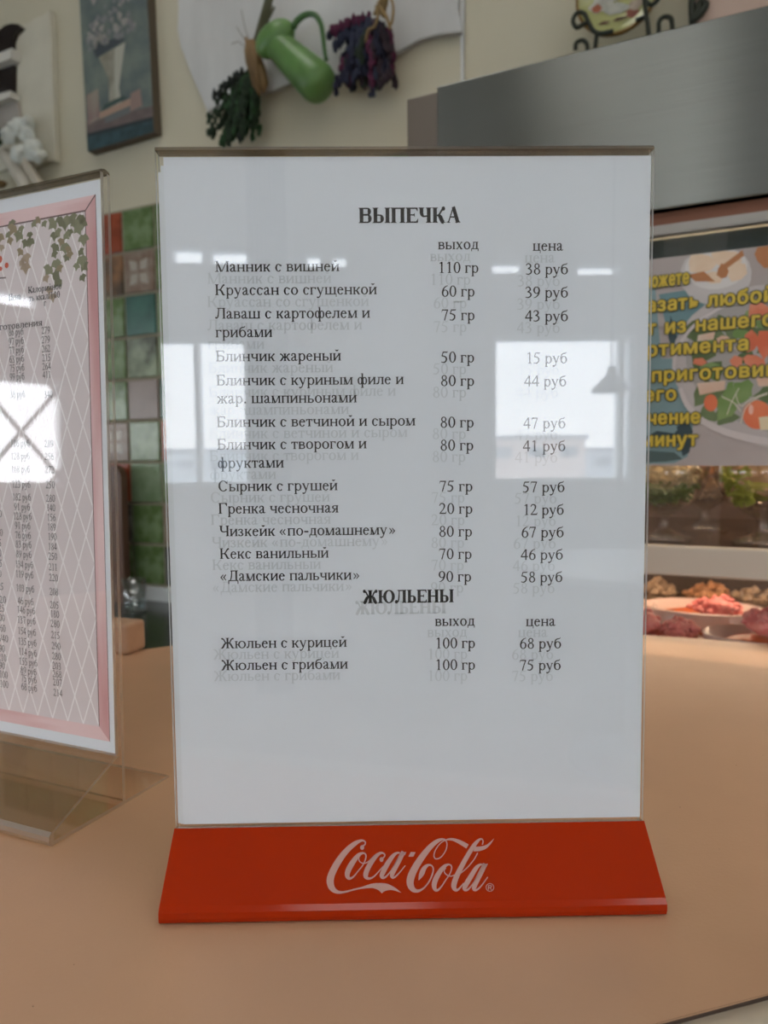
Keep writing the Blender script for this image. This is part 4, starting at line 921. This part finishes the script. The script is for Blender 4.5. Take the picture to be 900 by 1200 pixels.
MB().prism(outline(f_, [(811, 60), (811, -70), (960, -100), (960, 60)]), 0, .02).build('picture_panel', mat('pale peach panel', (.58, .42, .33), .6, noise_=.15, nscale=5), r)
q2 = MB()
for pts in (((812, 30), (811, 10), (812, -10), (812, -40)), ((812, 22), (818, 16), (820, 6), (828, 8), (822, 18), (814, 26)), ((812, 2), (816, -4), (815, -12))):
    P = smooth_pts([f_(*p) for p in pts], 4); q2.tube([(x, -.008, z) for x, z in P], .006, 8)
q2.build('scroll_ornament', iron, r, True)

# ------------------------------------------------------------------ display case with steel hood
steel = mat('brushed stainless steel', (.22, .228, .213), .27, metal=1, col2=(.205, .213, .198), nscale=2, stretch=(1, 1, 500), noise_=.05, aniso=.96)
st_t = steel.node_tree; cx_n = st_t.nodes.new('ShaderNodeCombineXYZ'); cx_n.inputs[2].default_value = 1.0      # brushed sideways: highlights spread upright
st_t.links.new(cx_n.outputs[0], st_t.nodes['Principled BSDF'].inputs['Tangent'])
DF = DC+.004
s0, _ = rp(512, 140, DF); s1 = .95
z_ht = rp(757, 41, DF)[1]; z_hb = rp(830, 237, DF)[1]
case = thing('display_case', 'glass display case with stainless steel hood at the right of the counter', 'display case', RW(s0, DF, 0), -A_)
def cl(px, py, dd=0): a_, b_ = rp(px, py, DF+dd); return a_-s0, b_
L_ = s1-s0; DEP = .44
MB().bbox(0, L_, 0, .02, z_hb, z_ht, .0015).build('hood_front', steel, case)
MB().box(0, L_, .02, DEP, z_ht-.004, z_ht).build('hood_top', steel, case)
e0 = cl(476, 140)[0]
MB().bbox(e0, -.0005, .002, .03, cl(493, 330)[1], cl(493, 111)[1], .0015).build('end_post', mat('taupe end trim', (.20, .17, .14), .4, metal=.5), case)
MB().box(0, L_, .012, .03, z_hb-.013, z_hb-.0005).build('reflection_strip', mat('copper brown rail', (.20, .085, .05), .35, metal=.5), case); tag(case.children[-1], 'copper brown rail under the hood')  # brown strip painted in for a reflection below the hood
zr = cl(830, 251)[1]
MB().box(0, L_, .010, .02, zr-.012, z_hb-.0135).build('glass_channel', mat('grey metal channel', (.36, .34, .31), .35, metal=.7), case)
zg = zr-.012
brown = mat('dark brown case lining', (.085, .05, .035), .5, noise_=.25, nscale=8)
greenish = mat('dark green interior shade', (.018, .032, .030), .55)
zp_t = cl(757, 305)[1]; zp_b = cl(830, 546.5)[1]; zs_t = cl(830, 642)[1]; zs_b = cl(830, 677)[1]
fz = -.115
MB().box(0, L_, DEP-.01, DEP, fz, z_hb).build('rear_panel', brown, case)
MB().box(0, .008, .02, DEP-.01, fz, z_hb).build('end_panel', brown, case); MB().box(L_-.008, L_, .02, DEP-.01, fz, z_hb).build('end_panel', brown, case)
MB().box(.008, L_-.008, .02, DEP-.01, fz, fz+.012).build('lower_deck', mat('dull metal deck', (.16, .12, .10), .3, metal=.6), case)
MB().box(.008, L_-.008, .028, .034, zp_t-.01, zg).build('interior_shade_sheet', greenish, case)  # dark sheet standing in for the shade inside the case
MB().bbox(.008, L_-.008, .018, DEP-.02, zs_t-.010, zs_t-.002, .001).build('shelf_plate', mat('shelf dark brown laminate', (.06, .035, .025), .18), case)
MB().bbox(0, L_, .0, .018, zs_b, zs_t, .002).build('shelf_front', mat('cream shelf front', (.50, .45, .38), .5), case)
cg = clear('case glass')
MB().box(.002, L_-.002, .004, .008, zs_t+.001, zg).build('upper_glass', cg, case)
MB().box(.002, L_-.002, .004, .008, fz, zs_b-.001).build('lower_glass', cg, case)
MB().box(0, L_, -.0, .016, FLOOR, fz).build('case_base', M['body'], case)
MB().box(0, L_, .016, DEP, FLOOR, fz-.002).build('case_body', M['body'], case)
# lamp tube of the case
MB().tube([(.03, .19, zs_b-.012), (L_-.03, .19, zs_b-.012)], .006, 10).build('lamp_tube', mat('warm tube', (1, .9, .8), .5, emit=((1, .72, .48), 10)), case)
MB().tube([(.03, .12, z_hb-.03), (L_-.03, .12, z_hb-.03)], .006, 10).build('lamp_tube', mat('bright warm tube', (1, .9, .8), .5, emit=((1, .76, .52), 34)), case)

# ---- poster stuck on the glass
pr, pf = place('poster', 'salad bowl poster with yellow lettering stuck on the display case glass', 'poster', 757, 546, DC+.0025)
PW0, _ = pf(700, 400); PW1 = .62; PT = pf(757, 305)[1]-0.0; PBt = 0.0
PT = pf(830, 296)[1]
MB().box(PW0, PW1, 0, .0006, PBt, PT).build('poster_sheet', mat('taupe photo ground', (.36, .31, .29), .5, col2=(.42, .375, .36), nscale=5, noise_=.1), pr)
pi_ = [0]
ONLY = [PW0, PW1, PBt, PT]
def part_px(name, polys_px, col, sm=0, col2=None, ns=20):
    pi_[0] += 1
    mt = mat(name.replace('_', ' ')+' print %d' % pi_[0], col, .5, col2=col2, nscale=ns, noise_=.1 if col2 else 0)
    out = []
    for pts in polys_px:
        P = [pf(*p) for p in pts]; P = smooth_pts(P, sm, True) if sm else P
        out.append([(min(max(x, PW0), PW1), min(max(z, PBt+.0005), PT-.0005)) for x, z in P])
    for i_, o_ in enumerate([out] if name.endswith('rim') else [[o] for o in out]):
        flat_poly(name, o_, Vector((0, 0, 0)), X_, UP, Vector((0, -1, 0)), .0001+.00004*pi_[0]+.000001*i_, mt, pr)
def ell(cx_, cy_, rx, ry, rot=0, n=20, wob=0, seed=0):
    o = []
    for k in range(n):
        a = 2*PI*k/n; w_ = 1+wob*math.sin(3*a+seed)+wob*.6*math.sin(5*a+seed*2); x, y = rx*w_*math.cos(a), ry*w_*math.sin(a)
        o.append((cx_+x*math.cos(rot)-y*math.sin(rot), cy_+x*math.sin(rot)+y*math.cos(rot)))
    return o
part_px('printed_napkin', [[(700, 360), (757, 340), (768, 338), (775, 420), (800, 420), (812, 500), (806, 535), (790, 543), (700, 550)]], (.22, .33, .34), 0, (.16, .26, .28), 6)
part_px('printed_napkin_fold', [[(772, 345), (835, 335), (842, 352), (815, 372), (800, 392), (795, 412), (780, 380)]], (.13, .24, .26))
part_px('printed_fold_shadow', [[(700, 520), (757, 512), (770, 505), (790, 508), (802, 495), (806, 505), (795, 520), (770, 516), (757, 523), (700, 532)], [(786, 370), (795, 400), (790, 420), (783, 395)], [(793, 500), (806, 492), (812, 505), (808, 530), (800, 535)]], (.03, .06, .07))
part_px('printed_fold_shadow', [[(700, 535), (760, 528), (790, 530), (800, 538), (780, 541), (700, 548)]], (.06, .10, .10))
part_px('printed_small_bowl', [ell(839, 322, 42, 36, -.1)], (.52, .49, .48)); part_px('printed_small_bowl_inside', [ell(839, 314, 37, 25, -.12)], (.62, .60, .58))
part_px('printed_crouton', [ell(822, 308, 17, 13, 0, 8, .1, 1), ell(850, 300, 20, 12, .3, 7, .1, 2), ell(863, 318, 13, 12, .2, 7, .1, 3), ell(836, 325, 12, 8, 0, 7, .1, 4)], (.68, .50, .34), 0, (.74, .60, .45), 30)
part_px('printed_crust', [ell(847, 318, 7, 9, 0, 7, .1), [(806, 322), (825, 318), (838, 330), (815, 330)], [(845, 312), (870, 293), (872, 300), (850, 316)], ell(905, 300, 22, 14, .1, 10, .1, 2)], (.42, .17, .06))
part_px('printed_plate', [ell(925, 430, 138, 97, .10, 36)], (.50, .46, .45), 0, (.44, .40, .39), 4); part_px('printed_plate_inside', [ell(930, 424, 127, 86, .10, 36)], (.36, .34, .32))
rnd = random.Random(21)
part_px('printed_greens', [ell(rnd.uniform(812, 965), rnd.uniform(378, 492), rnd.uniform(8, 18), rnd.uniform(6, 13), rnd.uniform(0, 3), 9, .25, rnd.random()*6) for _ in range(30) ], (.075, .12, .035), 0, (.14, .19, .08), 25)
part_px('printed_greens_light', [ell(x, y, a, b_, ro, 9, .2, x) for x, y, a, b_, ro in ((831, 404, 11, 7, .2), (850, 478, 12, 14, .1), (868, 462, 9, 14, .4), (868, 390, 10, 7, 0), (835, 435, 14, 10, .5), (885, 372, 13, 12, .3), (872, 455, 12, 10, .2), (855, 460, 7, 12, .2))], (.13, .24, .05), 0, (.20, .30, .10), 30)
part_px('printed_salmon', [ell(890, 365, 15, 11, 0, 8, .12, 1), ell(880, 400, 9, 13, .2, 7, .1, 2), ell(897, 402, 11, 17, .1, 8, .1, 3), ell(884, 424, 14, 8, .3, 8, .1, 4), ell(863, 424, 9, 8, .7, 5, .1, 5), ell(820, 424, 9, 5, .1, 5, .05), ell(917, 418, 14, 10, .2), ell(925, 385, 16, 12, .2)], (.62, .13, .05), 0, (.70, .26, .15), 20)
part_px('printed_cheese', [[(817, 449), (850, 446), (849, 457), (820, 463)], [(886, 443), (912, 438), (912, 452), (889, 453)], [(818, 393), (838, 389), (836, 398), (817, 400)], ell(848, 400, 9, 7, 0, 7), ell(868, 408, 8, 5, 0, 6)], (.62, .54, .44), 0, (.66, .42, .30), 25)
part_px('printed_tomato', [ell(887, 486, 17, 17), ell(833, 472, 8, 10)], (.62, .10, .03), 0, (.72, .20, .08), 12)
part_px('printed_tomato_shine', [ell(880, 480, 3, 6), ], (.78, .45, .35)); part_px('printed_cheese', [[(889, 489), (915, 486), (915, 503), (891, 504)]], (.70, .60, .40))
def pst(pts):
    q = G(); q.S([(x, y, w_) for x, y, w_ in pts], 4); return q.p
sh_ = []
for pts in (((846, 465, 1.2), (860, 472, 1.2), (868, 482, 1.2)), ((862, 462, 1), (868, 476, 1), (880, 468, 1.2), (900, 460, 1)), ((852, 486, 1), (858, 470, 1), (866, 455, 1)), ((868, 496, 1.2), (874, 478, 1.2), (888, 466, 1.2), (900, 462, 1)), ((835, 380, 1.5), (855, 386, 1.5), (870, 382, 1.2))): sh_.append(pst(pts))
for q_ in sh_:
    o = flat_poly('printed_shred', [[pf(*p) for p in P] for P in q_], Vector((0, 0, 0)), X_, UP, Vector((0, -1, 0)), .0012, bpy.data.materials.get('printed shred') or mat('printed shred', (.66, .60, .48)), pr)
part_px('printed_plate_rim', pst([(797, 455, 5), (805, 474, 6), (822, 492, 7), (850, 506, 8), (880, 514, 8.5), (915, 519, 8), (950, 518, 8)])+pst([(790, 440, 3), (790, 425, 4), (796, 405, 4), (812, 383, 4), (835, 366, 4), (860, 352, 4)]), (.56, .51, .50))
# yellow lettering
_fc = {}
def letter(ch):
    if ch not in _fc:
        if ch == 'н':
            R4 = lambda x0, x1, y0, y1: [(x0, y0), (x1, y0), (x1, y1), (x0, y1)]
            V_ = []; F_ = []
            for q in (R4(.08, .165, 0, .54), R4(.42, .51, 0, .54), R4(.165, .42, .24, .32)): F_.append(tuple(range(len(V_), len(V_)+4))); V_ += q
            _fc[ch] = (V_, F_)
        else:
            c_ = bpy.data.curves.new('letters', 'FONT'); c_.body = ch; c_.size = 1.0; c_.resolution_u = 3
            o = bpy.data.objects.new('letters', c_); COL.objects.link(o); bpy.context.view_layer.update()
            me = bpy.data.meshes.new_from_object(o.evaluated_get(bpy.context.evaluated_depsgraph_get()))
            _fc[ch] = ([(v.co.x, v.co.y) for v in me.vertices], [tuple(p.vertices) for p in me.polygons])
            bpy.data.objects.remove(o); bpy.data.curves.remove(c_); bpy.data.meshes.remove(me)
    return _fc[ch]
def line_mesh(txt):
    V_ = []; F_ = []; x = 0
    for ch in txt:
        if ch == ' ': x += .36; continue
        v, f = letter(ch); n = len(V_); V_ += [(a+x, b) for a, b in v]; F_ += [tuple(i+n for i in q) for q in f]; x += max(a for a, b in v)+.10
    return V_, F_
LINES = [('Вы можете', 'можете', 757, 806, 340, 16), ('заказать любой', 'азать любой', 751, 906, 367, 15), ('салат из нашего', 'т из нашего', 760, 905, 394, 14), ('ассортимента', 'ртимента', 757, 875, 416, 14), ('и мы приготовим', 'приготовим', 773, 911, 447, 15), ('его', 'его', 761, 794, 469, 14), ('в течение', 'ение', 769, 820, 496, 14), ('5 минут', 'минут', 757, 816, 523, 14)]
YM = mat('yellow poster print', (.60, .44, .04), .5); YO = mat('dark olive letter outline', (.10, .10, .03), .5)
LINES = [('Вы можете', 757-26, 807, 339.5, 331), ('заказать любой', 722, 906, 371, 348), ('салат из нашего', 707, 906, 396, 378), ('ассортимента', 703, 876, 417, 411), ('мы приготовим', 722, 914, 450, 438), ('его', 756, 792, 470, 469), ('в течение', 718, 820, 497, 496), ('5 минут', 733, 817, 523, 522)]
for (t, x0, x1, ya, yb) in LINES:
    LV, LFc = line_mesh(t)
    xs = [v[0] for v in LV]; mn, mx_ = min(xs), max(xs)
    a_ = pf(x0, ya)[0]; b_ = pf(x1, ya)[0]; z0 = (pf(x0 if x0 > 757 else 757, ya)[1]+pf(x1, yb)[1])/2
    kx = (b_-a_)/(mx_-mn); kz = .0195
    for mt, off, wd_ in ((YO, -.0018, .0018), (YM, -.0026, .0006)):
        base = [Vector((a_+(v[0]-mn)*kx, 0, z0+v[1]*kz)) for v in LV]; fc = LFc
        b2 = MB()
        for k in range(8): b2.add([Vector((p.x+wd_*math.cos(k*PI/4), off-.00002*k, p.z+wd_*math.sin(k*PI/4))) for p in base], fc)
        mesh('yellow_lettering' if mt is YM else 'letter_outline', b2.v, b2.f, mt, pr, fix=False)
# ---- glass goblets with salad on the shelf, oval bowls below
gg = clear('goblet glass', (.93, .90, .86), extra=.06)
cab = [mat('cabbage shreds', (.62, .54, .34), .6), mat('greens shreds', (.10, .20, .03), .6), mat('crab and carrot shreds', (.60, .30, .14), .6), mat('lime peel', (.30, .38, .05), .5), mat('chopped beige salad', (.48, .34, .22), .6)]
def goblet(lab, px, dd, R=.045, sal=0, grp=None):
    s, _ = rp(px, 600, DF+dd); z0 = zs_t-.002+.0003
    r = thing('glass_goblet', lab, 'goblet', RW(s, DF+dd, z0), -A_, None)
    MB().lathe([(.001, 0), (R*.62, 0), (R*.64, .003), (R*.3, .008), (R*.13, .014), (R*.13, .026), (R*.35, .034), (R*.75, .047), (R*.98, .070), (R*1.08, .098), (R*1.05, .098), (R*.94, .071), (R*.70, .050), (R*.2, .038), (.001, .037)], 32).build('goblet_bowl', gg, r, True)
    rn = random.Random(px); specs = {0: ((1, .045, .066), (0, .066, .095)), 1: ((3, .045, .085), (4, .05, .1)), 2: ((4, .045, .075), (2, .07, .1))}[sal]
    q = thing('salad', ('cabbage over greens', 'beige salad with lime', 'pale salad with orange shreds')[sal]+' in the '+lab, 'salad', RW(s, DF+dd, z0), -A_)
    for (mi, za_, zb2) in specs:
        b_ = MB()
        for i in range(150):
            z = rn.uniform(za_, zb2); rmax = R*(.62 if z < .055 else .80 if z < .07 else .88); a = rn.uniform(0, 2*PI); rr = rmax*math.sqrt(rn.random())*.92
            if mi == 3: a = rn.uniform(PI*.9, PI*1.4); rr = rmax*.93
            d = Vector((rn.uniform(-1, 1), rn.uniform(-1, 1), rn.uniform(-.5, .5))).normalized()*.006
            p = Vector((rr*math.cos(a), rr*math.sin(a), z)); 
            if (p+d).xy.length > rmax or (p-d).xy.length > rmax: d *= .2
            b_.tube([p-d, p+d], .0022, 4)
        core = MB().blob((0, 0, (za_+zb2)/2), R*.55, mi, .1, 2, 1, (1, 1, .5*(zb2-za_)/R/.55))
        b_.add(core.v, core.f); o = b_.build('salad_shreds', cab[mi], q); o['kind'] = 'stuff'
goblet('glass goblet on the shelf just beside the menu holder', 779, .085, .048, 0)
goblet('glass goblet at the right end of the shelf', 895, .085, .052, 1)
goblet('glass goblet standing behind the gap between two others', 826, .22, .046, 2)
goblet('glass goblet at the back of the shelf on the right', 905, .22, .046, 0)
porc = mat('pinkish white porcelain', (.66, .50, .45), .15); pink = mat('pink beet salad', (.62, .13, .13), .45, col2=(.68, .24, .22), nscale=70, noise_=.2, bump=.5, bscale=300)
orange = mat('orange carrot salad', (.52, .10, .02), .4, noise_=.3, nscale=60); 
dk = fz+.012
def oval(lab, lab2, px, py, dd, rx, ry, heap, seed):
    s, zr_ = rp(px, py, DF+dd); h_ = zr_-dk
    r = thing('salad_bowl', lab, 'bowl', RW(s, DF+dd, dk+.0003), -A_)
    pf_ = [(.001, 0), (.45, 0), (.55, .15), (.80, .55), (1.0, 1.0), (.96, 1.02), (.74, .58), (.5, .22), (.001, .18)]
    b_ = MB().lathe([(p, z*h_) for p, z in pf_], 40); b_.v = [Vector((v.x*rx, v.y*ry, v.z)) for v in b_.v]; b_.build('bowl_body', porc, r, True)
    q = thing('salad', lab2, 'salad', RW(s, DF+dd, dk+.0003), -A_); rn = random.Random(seed)
    base = MB().blob((0, 0, h_*.77), 1, seed, .08, 3, 2, (rx*.86, ry*.86, h_*.22)); base.build('salad_sauce', orange, q, True)
    hp = MB()
    for (hx, hy, hz, hr) in heap:
        hp.blob((hx*rx, hy*ry, h_*hz), hr*.86, rn.random()*20, .22, 3, 2.0, (1.2, 1.0, .80))
        for _ in range(45):
            v_ = Vector((rn.gauss(0, 1), rn.gauss(0, 1), abs(rn.gauss(0, 1)))).normalized(); hp.blob((hx*rx+v_.x*hr*1.05, hy*ry+v_.y*hr*.9, h_*hz+v_.z*hr*.75), hr*rn.uniform(.12, .24), rn.random()*9, .35, 1)
    hp.build('salad_heap', pink, q, True)
oval('oval white bowl in the middle of the lower deck', 'pink salad heaped over orange sauce in the middle oval bowl', 823, 712, .19, .074, .055, [(.25, 0, .95, .026), (.0, .1, .9, .020), (.42, -.1, .8, .018), (.12, -.35, .75, .018)], 3)
oval('oval white bowl at the front left of the lower deck, mostly hidden', 'pink salad heap at the front left of the lower deck', 783, 752, .072, .060, .045, [(-.5, 0, 1.25, .020), (.2, 0, 1.15, .020), (-.2, .3, .9, .022)], 4)
oval('oval white bowl at the front right of the lower deck', 'pink salad in the bowl at the front right of the lower deck', 890, 745, .072, .060, .045, [(.1, .1, 1.15, .020), (.55, .1, 1.3, .018)], 5)
oval('oval white bowl at the back left of the lower deck', 'pink salad in the bowl at the back left of the lower deck', 725, 708, .19, .050, .050, [(-.3, 0, .9, .018)], 6)
for i, (px, dd, mi) in enumerate(((768, .33, 4), (829, .33, 2), (890, .33, 4))):
    s, _ = rp(px, 690, DF+dd)
    r = thing('salad_dish', 'clear dish of %s on the lower deck, %s' % (['beige salad', 'orange salad', 'beige salad'][i], ['back left by the menu holder', 'behind the middle oval bowl', 'back right'][i]), 'dish', RW(s, DF+dd, dk+.0003), -A_)
    MB().lathe([(.001, 0), (.022, 0), (.03, .03), (.041, .095), (.039, .095), (.028, .033), (.001, .020)], 24).build('dish_body', gg, r, True)
    rn = random.Random(i); b_ = MB()
    for k in range(60):
        a = rn.uniform(0, 6.28); rr = .031*math.sqrt(rn.random()); b_.blob((rr*math.cos(a), rr*math.sin(a), (.088+rn.random()*.026*(1-rr/.04))), rn.uniform(.004, .007), k, .3, 1)
    b_.blob((0, 0, .062), .029, i, .05, 2, 1, (1, 1, .9)); tag(b_.build('salad_filling', cab[mi], r), kind='stuff')

# ---- pieces that sit on a part become its sub-parts; repeats share a group phrase
def kids(o): return [c for c in bpy.data.objects if c.parent == o]
for o in list(bpy.data.objects):
    if o.parent: continue
    if o.name.startswith('painting'):
        cv = [c for c in kids(o) if c.name.startswith('canvas')][0]
        for c in kids(o):
            if c.name.startswith('painted'): c.parent = cv
    if o.name.startswith('poster'):
        cv = [c for c in kids(o) if c.name.startswith('poster_sheet')][0]
        for c in kids(o):
            if c != cv: c.parent = cv
    if o.name.startswith('tiled_backsplash'):
        ks = kids(o)
        for c in ks:
            if c.name.startswith('cross_relief'):
                t_ = [q for q in ks if q.name.split('.')[0] == 'tile' and (q.location-c.location).length < 1e-4][0]; c.parent = t_; c.location = (0, 0, 0)
    for pre, gp in (('glass_goblet', 'glass goblets on the case shelf'), ('salad_bowl', 'oval bowls on the lower deck'), ('salad_dish', 'clear dishes at the back of the lower deck'), ('added_curtain', 'dark drapes added for the hood reflections'), ('dried_bouquet', 'dried bouquets hung on the white board'), ('menu_holder', 'acrylic menu holders on the counter'), ('building', 'buildings on the far skyline')):
        if o.name.split('.')[0] == pre: o['group'] = gp
    if 's0' in o: del o['s0']
    if 'plate' in o: del o['plate']
